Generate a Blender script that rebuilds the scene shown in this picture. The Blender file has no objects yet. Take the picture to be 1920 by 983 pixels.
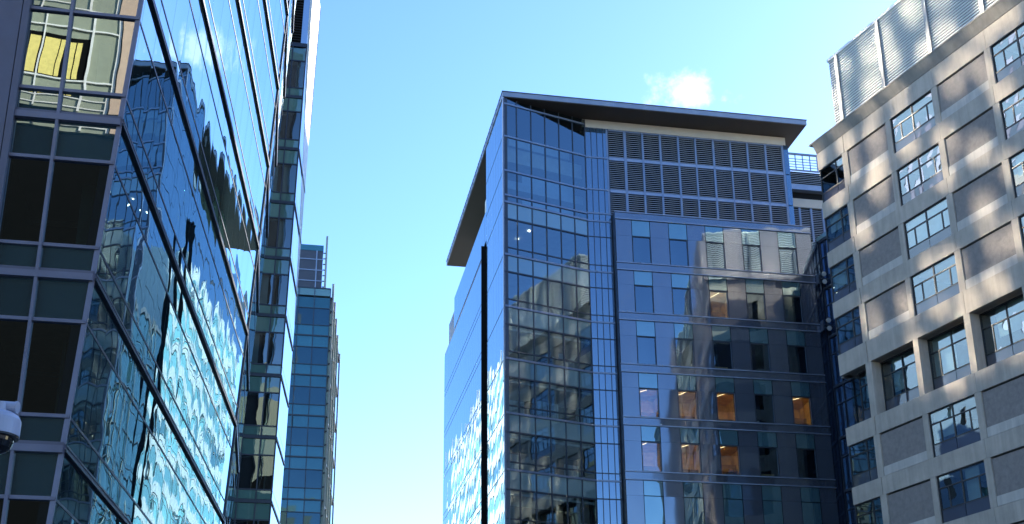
import bpy, math, random
from mathutils import Vector, Matrix
random.seed(7)
R_ = math.radians
scene = bpy.context.scene
COL = scene.collection

# ------------------------------------------------------------------ camera
PITCH, ROLL, FPX, CY = R_(20.5142), R_(-0.4986), 2384.73, 675.13
cam_d = bpy.data.cameras.new('camera')
cam = bpy.data.objects.new('camera', cam_d)
COL.objects.link(cam)
cam_d.sensor_fit = 'HORIZONTAL'
cam_d.sensor_width = 36.0
cam_d.lens = FPX / 1920.0 * 36.0
cam_d.shift_y = (CY - 491.5) / 1920.0
cam_d.clip_start = 0.1
cam_d.clip_end = 6000
_c, _s, _cp, _sp = math.cos(ROLL), math.sin(ROLL), math.cos(PITCH), math.sin(PITCH)
_r = Vector((_c, -_sp * _s, _cp * _s))
_u = Vector((-_s, -_sp * _c, _cp * _c))
_f = Vector((0, _cp, _sp))
cam.matrix_world = Matrix(((_r.x, _u.x, -_f.x, 0), (_r.y, _u.y, -_f.y, 0), (_r.z, _u.z, -_f.z, 1.6), (0, 0, 0, 1)))
scene.camera = cam

# ------------------------------------------------------------------ light
SUN_AZ, SUN_EL = R_(43.0), R_(28.0)          # azimuth clockwise from +Y
EXPOSURE = 1.15
SKY_STRENGTH = 0.125
world = bpy.data.worlds.new('World')
scene.world = world
world.use_nodes = True
wn, wl = world.node_tree.nodes, world.node_tree.links
wn.clear()
w_out = wn.new('ShaderNodeOutputWorld')
w_bg = wn.new('ShaderNodeBackground')
w_bg.inputs['Strength'].default_value = SKY_STRENGTH
sky = wn.new('ShaderNodeTexSky')
sky.sky_type = 'NISHITA'
sky.sun_disc = False
sky.sun_elevation = SUN_EL
sky.sun_rotation = SUN_AZ
sky.altitude = 0
sky.air_density = 1.0
sky.dust_density = 0.3
sky.ozone_density = 3.0
wl.new(w_bg.outputs[0], w_out.inputs[0])
# a few small fair-weather clouds by view direction
geo = wn.new('ShaderNodeTexCoord')
def wmath(op, a, b=None, c=None):
    n = wn.new('ShaderNodeMath'); n.operation = op
    for i, v in enumerate((a, b, c)):
        if v is None: continue
        if isinstance(v, (int, float)): n.inputs[i].default_value = v
        else: wl.new(v, n.inputs[i])
    return n.outputs[0]
def wramp(v, lo, hi):
    n = wn.new('ShaderNodeMapRange'); n.interpolation_type = 'SMOOTHSTEP'
    wl.new(v, n.inputs[0]); n.inputs[1].default_value = lo; n.inputs[2].default_value = hi
    return n.outputs[0]
nz = wn.new('ShaderNodeTexNoise'); nz.inputs['Scale'].default_value = 30; nz.inputs['Detail'].default_value = 7; nz.inputs['Roughness'].default_value = 0.62
wl.new(geo.outputs['Generated'], nz.inputs['Vector'])
def cloud(direction, half, flat=1.7):
    d = Vector(direction).normalized()
    side = d.cross(Vector((0, 0, 1))).normalized(); upv = side.cross(d).normalized()
    def dot(v):
        n = wn.new('ShaderNodeVectorMath'); n.operation = 'DOT_PRODUCT'
        wl.new(geo.outputs['Generated'], n.inputs[0]); n.inputs[1].default_value = v
        return n.outputs['Value']
    a = wmath('POWER', wmath('DIVIDE', dot(side), half), 2.0)
    b = wmath('POWER', wmath('DIVIDE', dot(upv), half / flat), 2.0)
    front = wramp(dot(d), 0.0, 0.2)
    rad = wmath('SQRT', wmath('ADD', a, b))
    body = wmath('ADD', wmath('SUBTRACT', 1.0, rad), wmath('MULTIPLY', wmath('SUBTRACT', nz.outputs['Fac'], 0.5), 2.6))
    return wmath('MULTIPLY', wramp(body, 0.15, 0.8), front)
c_all = wmath('MULTIPLY', cloud((0.134, 0.8388, 0.530), 0.036, 1.7), 0.38)
for dd, h in (((0.62, -0.74, 0.27), 0.05), ((0.80, 0.30, 0.52), 0.10), ((-0.80, 0.10, 0.60), 0.09), ((0.35, -0.80, 0.62), 0.06), ((-0.7, 0.5, 0.62), 0.10)):
    c_all = wmath('MAXIMUM', c_all, cloud(dd, h))
mixw = wn.new('ShaderNodeMixRGB'); mixw.blend_type = 'MIX'
wl.new(wmath('MULTIPLY', c_all, 0.9), mixw.inputs[0])
hs = wn.new('ShaderNodeHueSaturation'); hs.inputs['Saturation'].default_value = 1.05
gm = wn.new('ShaderNodeGamma'); gm.inputs['Gamma'].default_value = 1.3
wl.new(sky.outputs[0], gm.inputs[0]); wl.new(gm.outputs[0], hs.inputs['Color'])
tn = wn.new('ShaderNodeMixRGB'); tn.blend_type = 'MULTIPLY'; tn.inputs[0].default_value = 1.0; tn.inputs[2].default_value = (0.97, 0.945, 1.02, 1)
wl.new(hs.outputs[0], tn.inputs[1]); wl.new(tn.outputs[0], mixw.inputs[1])
mixw.inputs[2].default_value = (9.5, 9.5, 9.6, 1)
wl.new(mixw.outputs[0], w_bg.inputs['Color'])

sun_d = bpy.data.lights.new('sun', 'SUN')
sun_d.energy = 5.0
sun_d.angle = R_(1.1)
sun_d.color = (1.0, 0.93, 0.82)
sun = bpy.data.objects.new('sun', sun_d)
COL.objects.link(sun)
to_sun = Vector((math.sin(SUN_AZ) * math.cos(SUN_EL), math.cos(SUN_AZ) * math.cos(SUN_EL), math.sin(SUN_EL)))
sun.rotation_euler = to_sun.to_track_quat('Z', 'Y').to_euler()
sun.location = to_sun * 300

scene.view_settings.view_transform = 'Standard'
scene.view_settings.look = 'None'
scene.view_settings.gamma = 1.0
scene.view_settings.use_curve_mapping = False
scene.view_settings.exposure = EXPOSURE
cy = scene.cycles
cy.use_denoising = True
cy.max_bounces = 14
cy.glossy_bounces = 8
cy.diffuse_bounces = 3
cy.transparent_max_bounces = 16
cy.transmission_bounces = 4
cy.caustics_reflective = True
cy.blur_glossy = 0.0
cy.sample_clamp_indirect = 0
cy.use_adaptive_sampling = False
cy.use_guiding = True                       # helps the sun patches thrown by the added mirror tower
cy.use_surface_guiding = True
cy.guiding_training_samples = 128

# ------------------------------------------------------------------ frames
class Frame:
    """facade frame: u along the wall, v out of it, z up (up may lean)"""
    def __init__(s, origin, direction, up=(0, 0, 1), z0=0.0, flip=False):
        s.o = Vector(origin); s.d = Vector(direction).normalized(); s.up = Vector(up); s.z0 = z0
        s.n = s.d.cross(s.up).normalized()
        if flip: s.n = -s.n
    def P(s, u, v, z):
        return s.o + s.d * u + s.n * v + s.up * (z - s.z0)
    def off(s, u=0, v=0):
        f = Frame(s.o + s.d * u + s.n * v, s.d, s.up, s.z0); f.n = s.n.copy(); return f

class MB:
    def __init__(s): s.v = []; s.f = []; s.m = []; s.r = []; s.uv = []
    def quad(s, a, b, c, d, m=0, rnd=None):
        i = len(s.v); s.v += [a, b, c, d]; s.f.append((i, i + 1, i + 2, i + 3)); s.m.append(m)
        s.r.append(rnd or (random.random(), random.random(), random.random())); s.uv.append(((0, 0), (1, 0), (1, 1), (0, 1)))
        return s
    def poly(s, pts, m=0):
        i = len(s.v); s.v += list(pts); s.f.append(tuple(range(i, i + len(pts)))); s.m.append(m)
        s.r.append((random.random(),) * 3); s.uv.append([(0, 0)] * len(pts)); return s
    def hexa(s, p, m=0):
        """p: 8 points, p[0..3] one end loop, p[4..7] the other"""
        c = sum(p, Vector()) / 8
        for q in ((0, 1, 2, 3), (4, 5, 6, 7), (0, 1, 5, 4), (1, 2, 6, 5), (2, 3, 7, 6), (3, 0, 4, 7)):
            a = [p[k] for k in q]
            nrm = (a[1] - a[0]).cross(a[2] - a[0])
            if nrm.dot(sum(a, Vector()) / 4 - c) < 0: a.reverse()
            s.quad(*a, m=m)
        return s
    def box(s, F, u0, u1, v0, v1, z0, z1, m=0):
        return s.hexa([F.P(u0, v0, z0), F.P(u1, v0, z0), F.P(u1, v1, z0), F.P(u0, v1, z0),
                       F.P(u0, v0, z1), F.P(u1, v0, z1), F.P(u1, v1, z1), F.P(u0, v1, z1)], m)
    def pane(s, F, u0, u1, z0, z1, v=0.0, m=0, du=0.0, rnd=None):
        """single sheet facing out; du slides the upper edge"""
        q = [F.P(u0, v, z0), F.P(u1, v, z0), F.P(u1, v, z1), F.P(u0, v, z1)]
        if (q[1] - q[0]).cross(q[2] - q[0]).dot(F.n) < 0: q = [q[1], q[0], q[3], q[2]]
        return s.quad(*q, m=m, rnd=rnd)
    def tube(s, a, b, r0, r1=None, n=12, m=0, caps=True):
        a, b = Vector(a), Vector(b); r1 = r0 if r1 is None else r1
        ax = (b - a).normalized(); t = ax.orthogonal().normalized(); w = ax.cross(t)
        ra = [a + (t * math.cos(2 * math.pi * k / n) + w * math.sin(2 * math.pi * k / n)) * r0 for k in range(n)]
        rb = [b + (t * math.cos(2 * math.pi * k / n) + w * math.sin(2 * math.pi * k / n)) * r1 for k in range(n)]
        for k in range(n):
            j = (k + 1) % n; s.quad(ra[k], ra[j], rb[j], rb[k], m=m)
        if caps: s.poly(ra[::-1], m); s.poly(rb, m)
        return s
    def lathe(s, c, prof, n=32, m=0, axis=Vector((0, 0, 1)), cap=False):
        c = Vector(c); t = axis.orthogonal().normalized(); w = axis.cross(t)
        rings = [[c + axis * z + (t * math.cos(2 * math.pi * k / n) + w * math.sin(2 * math.pi * k / n)) * r for k in range(n)] for r, z in prof]
        for a, b in zip(rings, rings[1:]):
            for k in range(n):
                j = (k + 1) % n; s.quad(a[k], a[j], b[j], b[k], m=m)
        return s
    def build(s, name, mats, parent=None, smooth=False):
        if not isinstance(mats, (list, tuple)): mats = [mats]
        off = parent_loc(parent)
        me = bpy.data.meshes.new(name)
        me.from_pydata([tuple(p - off) for p in s.v], [], s.f)
        for k in mats: me.materials.append(k)
        me.polygons.foreach_set('material_index', s.m)
        at = me.attributes.new('rnd', 'FLOAT_VECTOR', 'FACE')
        at.data.foreach_set('vector', [c for r in s.r for c in r])
        uvl = me.uv_layers.new(name='UVMap')
        uvl.data.foreach_set('uv', [c for fc in s.uv for p in fc for c in p])
        if smooth: me.polygons.foreach_set('use_smooth', [True] * len(s.f))
        me.update()
        o = bpy.data.objects.new(name, me)
        COL.objects.link(o)
        if parent is not None: o.parent = parent
        return o

def parent_loc(p):
    l = Vector()
    while p is not None:
        l += Vector(p.location); p = p.parent
    return l

def thing(name, label, cat, loc, group=None):
    o = bpy.data.objects.new(name, None); COL.objects.link(o)
    o.location = loc; o['label'] = label; o['category'] = cat
    o.empty_display_size = 2
    if group: o['group'] = group
    return o
def struct(name, mb, mats):
    o = mb.build(name, mats); o['kind'] = 'structure'; return o

# ------------------------------------------------------------------ materials
class NT:
    def __init__(s, name):
        s.m = bpy.data.materials.new(name); s.m.use_nodes = True
        s.n = s.m.node_tree.nodes; s.l = s.m.node_tree.links; s.n.clear()
        s.out = s.n.new('ShaderNodeOutputMaterial')
    def put(s, sock, v):
        if isinstance(v, bpy.types.NodeSocket): s.l.new(v, sock)
        elif v is not None:
            if isinstance(v, tuple) and len(v) == 3 and sock.type == 'RGBA': v = (*v, 1)
            sock.default_value = v
    def math(s, op, *a):
        n = s.n.new('ShaderNodeMath'); n.operation = op
        for i, v in enumerate(a): s.put(n.inputs[i], v)
        return n.outputs[0]
    def vec(s, op, *a):
        n = s.n.new('ShaderNodeVectorMath'); n.operation = op
        for i, v in enumerate(a):
            if op == 'SCALE' and i == 1: s.put(n.inputs['Scale'], v)
            else: s.put(n.inputs[i], v)
        return n.outputs['Value'] if op == 'DOT_PRODUCT' else n.outputs['Vector']
    def noise(s, vec, scale, detail=4, rough=0.55):
        n = s.n.new('ShaderNodeTexNoise'); s.put(n.inputs['Vector'], vec)
        n.inputs['Scale'].default_value = scale; n.inputs['Detail'].default_value = detail; n.inputs['Roughness'].default_value = rough
        return n
    def sep(s, v):
        n = s.n.new('ShaderNodeSeparateXYZ'); s.put(n.inputs[0], v); return n.outputs
    def mix(s, f, a, b):
        n = s.n.new('ShaderNodeMixRGB'); s.put(n.inputs[0], f); s.put(n.inputs[1], a); s.put(n.inputs[2], b); return n.outputs[0]
    def rng(s, v, a, b, c, d):
        n = s.n.new('ShaderNodeMapRange'); s.put(n.inputs[0], v)
        for i, k in enumerate((a, b, c, d)): n.inputs[i + 1].default_value = k
        return n.outputs[0]
    def pos(s): return s.n.new('ShaderNodeNewGeometry').outputs['Position']

def wobble_normal(t, tilt, pillow, amp, scale, stretch=(1, 1, 1), bow=0.0):
    g = t.n.new('ShaderNodeNewGeometry')
    N = g.outputs['Normal']; P = g.outputs['Position']
    T = t.vec('NORMALIZE', t.vec('CROSS_PRODUCT', (0, 0, 1), N))
    at = t.n.new('ShaderNodeAttribute'); at.attribute_name = 'rnd'
    r = t.sep(at.outputs['Vector'])
    uv = t.n.new('ShaderNodeUVMap'); uv.uv_map = 'UVMap'
    q = t.sep(uv.outputs['UV'])
    coord = t.vec('ADD', t.vec('MULTIPLY', P, stretch), t.vec('SCALE', at.outputs['Vector'], 9.0))
    nz = t.noise(coord, scale, 2, 0.5); k = t.sep(nz.outputs['Color'])
    def axis(rr, qq, kk, ti, pi, am):
        a = t.math('MULTIPLY', t.math('SUBTRACT', rr, 0.5), ti)
        b = t.math('MULTIPLY', t.math('SUBTRACT', qq, 0.5), pi)
        c = t.math('MULTIPLY', t.math('SUBTRACT', kk, 0.5), am)
        return t.math('ADD', t.math('ADD', a, b), c)
    tx = axis(r[0], q[0], k[0], tilt, pillow[0], amp)
    tz = axis(r[1], q[1], k[1], tilt, pillow[1], amp)
    if bow:
        qq = t.math('SUBTRACT', q[0], 0.5)
        tz = t.math('ADD', tz, t.math('MULTIPLY', t.math('MULTIPLY', t.math('SUBTRACT', t.math('MULTIPLY', qq, qq), 0.08), bow * 4), t.math('SUBTRACT', t.math('MULTIPLY', r[2], 1.9), 0.45)))
    return t.vec('NORMALIZE', t.vec('ADD', N, t.vec('ADD', t.vec('SCALE', T, tx), t.vec('SCALE', (0, 0, 1), tz))))

def glass(name, r0, refl, body, trans=True, rough=0.0, tilt=0.01, pillow=(0.012, 0.012), amp=0.02, scale=0.8, stretch=(1, 1, 1), vary=0.0, power=5.0, rmax=1.0, bow=0.0, dist='MULTI_GGX'):
    """coated facade glass: Fresnel mirror over a tinted see-through (or opaque backed) body"""
    t = NT(name)
    N = wobble_normal(t, tilt, pillow, amp, scale, stretch, bow)
    gl = t.n.new('ShaderNodeBsdfGlossy'); gl.distribution = dist; t.put(gl.inputs['Color'], refl); gl.inputs['Roughness'].default_value = rough; t.put(gl.inputs['Normal'], N)
    lw = t.n.new('ShaderNodeLayerWeight'); lw.inputs['Blend'].default_value = 0.5
    fac = t.math('ADD', r0, t.math('MULTIPLY', rmax - r0, t.math('POWER', lw.outputs['Facing'], power)))
    if trans:
        b = t.n.new('ShaderNodeBsdfTransparent'); t.put(b.inputs['Color'], body)
    else:
        b = t.n.new('ShaderNodeBsdfDiffuse')
        if vary:
            at = t.n.new('ShaderNodeAttribute'); at.attribute_name = 'rnd'
            k = t.rng(t.sep(at.outputs['Vector'])[2], 0, 1, 1 - vary, 1 + vary)
            t.put(b.inputs['Color'], t.vec('SCALE', body, k))
        else: t.put(b.inputs['Color'], body)
    mx = t.n.new('ShaderNodeMixShader'); t.put(mx.inputs[0], fac)
    t.l.new(b.outputs[0], mx.inputs[1]); t.l.new(gl.outputs[0], mx.inputs[2])
    t.l.new(mx.outputs[0], t.out.inputs[0])
    return t.m

def plain(name, col, rough=0.6, metal=0.0, spec=0.5, var=0.10, scale=1.5, bump=0.0, streak=False, emit=None, estr=0):
    t = NT(name)
    b = t.n.new('ShaderNodeBsdfPrincipled')
    P = t.pos()
    n1 = t.noise(P, scale, 6, 0.6)
    v = t.rng(n1.outputs['Fac'], 0.3, 0.7, 1 - var, 1 + var)
    if streak:
        n2 = t.noise(t.vec('MULTIPLY', P, (2.2, 2.2, 0.16)), 1.3, 4, 0.6)
        v = t.math('MULTIPLY', v, t.rng(n2.outputs['Fac'], 0.35, 0.65, 0.87, 1.06))
    at = t.n.new('ShaderNodeAttribute'); at.attribute_name = 'rnd'
    t.put(b.inputs['Base Color'], t.vec('SCALE', tuple(col), v))
    t.put(b.inputs['Roughness'], t.rng(n1.outputs['Fac'], 0.3, 0.7, max(0.02, rough - 0.07), rough + 0.07))
    b.inputs['Metallic'].default_value = metal
    b.inputs['Specular IOR Level'].default_value = spec
    if bump:
        bn = t.n.new('ShaderNodeBump'); bn.inputs['Strength'].default_value = bump; bn.inputs['Distance'].default_value = 0.02
        n3 = t.noise(P, 14, 5, 0.7); t.l.new(n3.outputs['Fac'], bn.inputs['Height']); t.l.new(bn.outputs[0], b.inputs['Normal'])
    if emit:
        t.put(b.inputs['Emission Color'], emit); b.inputs['Emission Strength'].default_value = estr
    t.l.new(b.outputs[0], t.out.inputs[0])
    return t.m

def mirror_panel(name, base, r0, refl, rough=0.03, tilt=0.005, pillow=(0.006, 0.006), amp=0.05, scale=0.6, stretch=(1, 1, 0.28)):
    return glass(name, r0, refl, base, trans=False, rough=rough, tilt=tilt, pillow=pillow, amp=amp, scale=scale, stretch=stretch, vary=0.08)

M = {}
# centre building
M['c_vision'] = glass('clear_tinted_glass', 0.25, (0.66, 0.88, 1.0), (0.46, 0.58, 0.60), amp=0.012, tilt=0.006, pillow=(0.008, 0.008))
M['c_spandrel'] = glass('teal_backed_glass', 0.22, (0.70, 0.90, 1.0), (0.16, 0.24, 0.235), trans=False, amp=0.012, tilt=0.006, vary=0.12)
M['c_block_window'] = glass('block_window_glass', 0.26, (0.62, 0.84, 1.0), (0.42, 0.50, 0.52), amp=0.05, tilt=0.008, scale=0.6, stretch=(1, 1, 0.28), pillow=(0.008, 0.008))
M['c_block_spandrel'] = glass('block_spandrel_glass', 0.30, (0.70, 0.95, 1.0), (0.065, 0.135, 0.15), trans=False, amp=0.05, tilt=0.008, scale=0.6, stretch=(1, 1, 0.28), vary=0.1)
M['c_panel'] = mirror_panel('polished_slate_panel', (0.072, 0.084, 0.102), 0.23, (0.80, 0.88, 1.0), rough=0.05)
M['c_narrow'] = glass('blue_narrow_glass', 0.30, (0.66, 0.84, 1.0), (0.045, 0.085, 0.13), trans=False, amp=0.008, tilt=0.006, vary=0.2)
M['c_left'] = glass('street_mirror_glass', 0.42, (0.70, 0.89, 0.97), (0.03, 0.05, 0.07), trans=False, rmax=0.80, tilt=0.010, pillow=(0.005, 0.008), amp=0.007, scale=0.5, bow=0.008)
M['metal_blue'] = plain('blue_grey_aluminium', (0.22, 0.26, 0.33), 0.38, 0.6, var=0.08)
M['metal_dark'] = plain('dark_anodised_aluminium', (0.055, 0.065, 0.08), 0.4, 0.5, var=0.1)
M['metal_ledge'] = plain('pale_blue_ledge_metal', (0.30, 0.34, 0.42), 0.35, 0.5)
M['roof_metal'] = plain('grey_roof_metal', (0.27, 0.30, 0.35), 0.4, 0.5, var=0.08)
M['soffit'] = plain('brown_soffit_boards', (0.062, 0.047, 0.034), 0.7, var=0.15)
M['beige'] = plain('beige_render', (0.50, 0.44, 0.36), 0.8, var=0.06)
M['louver'] = plain('grey_louver_blades', (0.42, 0.44, 0.47), 0.45, 0.3, var=0.06)
M['black'] = plain('black_void', (0.012, 0.013, 0.014), 0.9, spec=0.1)
M['green_metal'] = plain('olive_metal_cladding', (0.16, 0.19, 0.12), 0.45, 0.4)
M['ceil'] = plain('white_ceiling', (0.62, 0.62, 0.58), 0.9, spec=0.1)
M['int_wall'] = plain('dim_interior_wall', (0.10, 0.10, 0.11), 0.9, spec=0.1)
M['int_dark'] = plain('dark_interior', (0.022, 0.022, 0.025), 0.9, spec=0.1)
M['blind'] = plain('pale_vertical_blind', (0.55, 0.58, 0.56), 0.8)
M['duct'] = plain('galvanised_duct', (0.55, 0.60, 0.63), 0.4, 0.4)
M['warm'] = plain('orange_timber_room', (0.62, 0.40, 0.17), 0.8, var=0.30, scale=2.0)
M['warm_dark'] = plain('brown_furniture', (0.10, 0.05, 0.025), 0.7)
M['tube'] = plain('lit_tube', (1, 0.9, 0.7), 0.5, emit=(1.0, 0.72, 0.38), estr=3.0)
M['glow'] = plain('lit_ceiling_lamp', (1, 0.9, 0.7), 0.5, emit=(1.0, 0.74, 0.40), estr=60)
M['spot'] = plain('lit_downlight', (1, 0.95, 0.85), 0.5, emit=(1.0, 0.95, 0.8), estr=9)
# right building
M['concrete'] = plain('precast_concrete', (0.45, 0.39, 0.315), 0.85, spec=0.25, var=0.13, scale=0.9, bump=0.25, streak=True)
M['aggregate'] = plain('brown_aggregate_panel', (0.255, 0.225, 0.20), 0.9, spec=0.2, var=0.15, scale=3.5, bump=0.5)
M['cornice'] = plain('brown_precast_cornice', (0.30, 0.265, 0.215), 0.8, var=0.1, streak=True)
M['strip'] = plain('smooth_pale_strip', (0.52, 0.47, 0.40), 0.7, spec=0.3, var=0.08, streak=True)
M['r_glass'] = glass('office_window_glass', 0.22, (0.86, 0.97, 1.0), (0.50, 0.60, 0.58), amp=0.025, tilt=0.02, pillow=(0.01, 0.01), scale=1.0)
M['r_frame'] = plain('black_window_frame', (0.018, 0.018, 0.018), 0.45)
M['r_spandrel'] = glass('grey_spandrel_glass', 0.10, (0.9, 0.95, 1.0), (0.075, 0.075, 0.085), trans=False, amp=0.02, tilt=0.01, vary=0.15)
M['pent_louver'] = plain('white_ribbed_metal', (0.80, 0.78, 0.72), 0.75, 0.0, spec=0.2, var=0.06)
M['pent_post'] = plain('grey_post_metal', (0.32, 0.31, 0.29), 0.5, 0.3)
M['link_glass'] = glass('link_blue_glass', 0.22, (0.55, 0.75, 1.0), (0.02, 0.03, 0.05), trans=False, amp=0.03, tilt=0.02, vary=0.2)
# left building
M['l_left'] = glass('front_grey_glass', 0.32, (0.90, 1.0, 0.95), (0.17, 0.30, 0.34), amp=0.012, tilt=0.008, pillow=(0.012, 0.018), scale=0.6)
M['l_left_sp'] = glass('front_teal_spandrel_glass', 0.26, (0.95, 1.0, 0.92), (0.026, 0.052, 0.056), trans=False, amp=0.010, tilt=0.006, pillow=(0.012, 0.015), vary=0.15)
M['l_right'] = glass('street_blue_mirror_glass', 0.54, (0.74, 0.94, 0.98), (0.015, 0.035, 0.045), trans=False, tilt=0.008, pillow=(0.006, 0.010), amp=0.014, scale=0.8, vary=0.2, bow=0.012)
M['lav'] = plain('lavender_grey_metal', (0.185, 0.18, 0.225), 0.42, 0.4, var=0.06)
M['lav_dark'] = plain('plum_grey_metal', (0.13, 0.125, 0.155), 0.45, 0.4, var=0.08)
M['b_vision'] = glass('second_tower_glass', 0.20, (0.90, 1.0, 0.97), (0.36, 0.46, 0.46), amp=0.03, tilt=0.015, pillow=(0.03, 0.02), scale=0.9)
M['b_spandrel'] = glass('second_tower_green_spandrel', 0.16, (0.9, 1.0, 0.97), (0.10, 0.21, 0.17), trans=False, amp=0.03, tilt=0.015, vary=0.2)
M['b_right'] = glass('second_tower_street_glass', 0.62, (0.92, 0.97, 1.0), (0.05, 0.07, 0.09), trans=False, tilt=0.008, pillow=(0.01, 0.008), amp=0.012)
M['white_clad'] = plain('white_metal_cladding', (0.78, 0.76, 0.70), 0.5, 0.1, var=0.04)
M['brown_metal'] = plain('brown_louver_metal', (0.07, 0.055, 0.045), 0.5, 0.3)
M['d_glass'] = glass('third_tower_blue_glass', 0.10, (0.5, 0.9, 1.0), (0.03, 0.11, 0.135), trans=False, amp=0.03, tilt=0.015, vary=0.3)
M['d_vision'] = glass('third_tower_dark_glass', 0.09, (0.5, 0.85, 1.0), (0.014, 0.04, 0.06), trans=False, amp=0.03, tilt=0.012, vary=0.25)
M['d_side'] = glass('third_tower_side_glass', 0.12, (0.7, 0.95, 1.0), (0.05, 0.12, 0.14), trans=False, amp=0.02, tilt=0.015, vary=0.3)
M['d_grey'] = plain('slate_screen_panel', (0.075, 0.08, 0.10), 0.5, 0.3)
M['fin'] = plain('cream_sunshade_fin', (0.36, 0.35, 0.28), 0.5, 0.2)
M['k_panel'] = plain('far_white_panel', (0.86, 0.87, 0.85), 0.5)
M['k_glass'] = glass('far_teal_glass', 0.10, (0.85, 1.0, 1.0), (0.26, 0.54, 0.52), trans=False, tilt=0.02, amp=0.02, vary=0.6)
M['t_glass'] = glass('added_reflector_glass', 0.93, (1.0, 0.95, 0.86), (0.06, 0.08, 0.09), trans=False, rough=0.04, dist='BECKMANN', tilt=0.008, pillow=(-0.005, -0.004), amp=0.004, scale=0.35)  # mirror of the added tower, bowed to focus the sun
M['t_wall'] = plain('painted_sky_spandrel', (0.30, 0.50, 0.70), 0.6)  # sky blue painted on the added tower for the windows to mirror
M['z_wall'] = plain('grey_green_cladding', (0.30, 0.33, 0.25), 0.8, var=0.08)
M['z_dark'] = plain('wall_shade_and_pane', (0.003, 0.004, 0.0045), 0.9, spec=0.1)  # near-black on the lower wall is painted shade; also the curtained window's pane
M['z_yellow'] = plain('yellow_curtain', (0.90, 0.74, 0.22), 0.8, var=0.12, scale=3)
M['z_white'] = plain('white_window_frame', (0.82, 0.82, 0.78), 0.6)
M['z_tan'] = plain('tan_stone', (0.62, 0.45, 0.33), 0.8)
M['asphalt'] = plain('asphalt', (0.05, 0.05, 0.052), 0.9, var=0.2, bump=0.3)
M['paving'] = plain('concrete_paving', (0.32, 0.31, 0.29), 0.85, var=0.12, bump=0.2)
M['kerb'] = plain('granite_kerb', (0.36, 0.36, 0.35), 0.8)
M['ground'] = plain('ground', (0.16, 0.155, 0.145), 0.9, var=0.2, scale=0.05)
M['paint'] = plain('white_road_paint', (0.75, 0.75, 0.72), 0.7)
M['cam_white'] = plain('camera_housing_paint', (0.42, 0.43, 0.52), 0.4, var=0.03)
M['cam_dark'] = plain('camera_dark_ring', (0.02, 0.02, 0.022), 0.5)
M['cam_dome'] = glass('smoked_dome', 0.05, (1, 1, 1), (0.012, 0.012, 0.014), trans=False, tilt=0, pillow=(0, 0), amp=0)

# ------------------------------------------------------------------ ground and street
g = MB(); g.quad(Vector((-3000, -3000, -0.15)), Vector((3000, -3000, -0.15)), Vector((3000, 3000, -0.15)), Vector((-3000, 3000, -0.15)))
struct('ground', g, M['ground'])
sa = R_(8.0); SD = Vector((-math.sin(sa), math.cos(sa), 0)); 
ST = Frame((4.0, 0, 0), SD)      # v to the right of travel
g = MB(); g.quad(ST.P(-80, -5.5, -0.146), ST.P(-80, 5.5, -0.146), ST.P(400, 5.5, -0.146), ST.P(400, -5.5, -0.146)); struct('street', g, M['asphalt'])
g = MB()
for k in range(-12, 60):
    u = k * 6.0
    g.quad(ST.P(u, -0.07, -0.142), ST.P(u, 0.07, -0.142), ST.P(u + 3, 0.07, -0.142), ST.P(u + 3, -0.07, -0.142))
struct('road_markings', g, M['paint'])
g = MB(); g.box(ST, -80, 400, -5.8, -5.5, -0.15, 0.0).box(ST, -80, 400, 5.5, 5.8, -0.15, 0.0); struct('kerb', g, M['kerb'])
g = MB(); g.box(ST, -80, 400, -9.6, -5.8, -0.149, -0.004).box(ST, -80, 400, 5.8, 11.5, -0.149, -0.004); struct('pavement', g, M['paving'])

# ================================================================== centre building
YC = R_(10.793)
CO = Vector((-0.502, 83.0, 0))
CD = Vector((math.cos(YC), math.sin(YC), 0)); CN = Vector((math.sin(YC), -math.cos(YC), 0))
C = thing('office_building', 'dark blue glass office block with overhanging flat roof above rows of black louvers', 'building', CO + CD * 12 - CN * 12)
ca = YC + R_(16.0)
FC = Frame(CO, (math.cos(ca), math.sin(ca), 0))
E1 = Vector((5.774, 86.169, 0))
FA = Frame(E1, CD)
FB = Frame(CO - CN * 1.2, CD)
FV = Frame(CO - CN * 1.95, CD)
FRf = Frame(CO, CD)
FL = Frame(CO, (-math.sin(YC), math.cos(YC), 0), flip=True)   # street face, v outwards (to the left)
assert FC.n.y < 0 and FB.n.y < 0 and FL.n.x < 0
def bar(F, u, v0, v1, z0, z1, w, name, mat, parent):
    return MB().box(F, u - w / 2, u + w / 2, v0, v1, z0, z1).build(name, mat, parent)
def rail(F, u0, u1, v0, v1, z, h, name, mat, parent):
    return MB().box(F, u0, u1, v0, v1, z - h / 2, z + h / 2).build(name, mat, parent)

ZF = [16.9, 20.85, 24.80, 28.83, 32.83, 36.78, 40.83]     # floors seen from the street
UC = [0.0, 1.11, 2.33, 3.53, 4.74, 5.93, 7.04]
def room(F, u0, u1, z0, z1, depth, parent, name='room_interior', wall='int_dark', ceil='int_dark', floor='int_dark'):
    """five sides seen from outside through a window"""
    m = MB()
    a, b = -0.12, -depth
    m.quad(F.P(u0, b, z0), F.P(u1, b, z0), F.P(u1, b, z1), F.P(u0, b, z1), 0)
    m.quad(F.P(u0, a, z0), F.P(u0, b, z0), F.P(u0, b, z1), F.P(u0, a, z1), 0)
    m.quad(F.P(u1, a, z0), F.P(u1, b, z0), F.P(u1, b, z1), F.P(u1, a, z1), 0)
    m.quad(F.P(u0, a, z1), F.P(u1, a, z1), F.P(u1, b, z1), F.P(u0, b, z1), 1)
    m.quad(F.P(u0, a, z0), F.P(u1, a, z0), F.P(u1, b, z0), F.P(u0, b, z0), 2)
    return m.build(name, [M[wall], M[ceil], M[floor]], parent)

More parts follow.
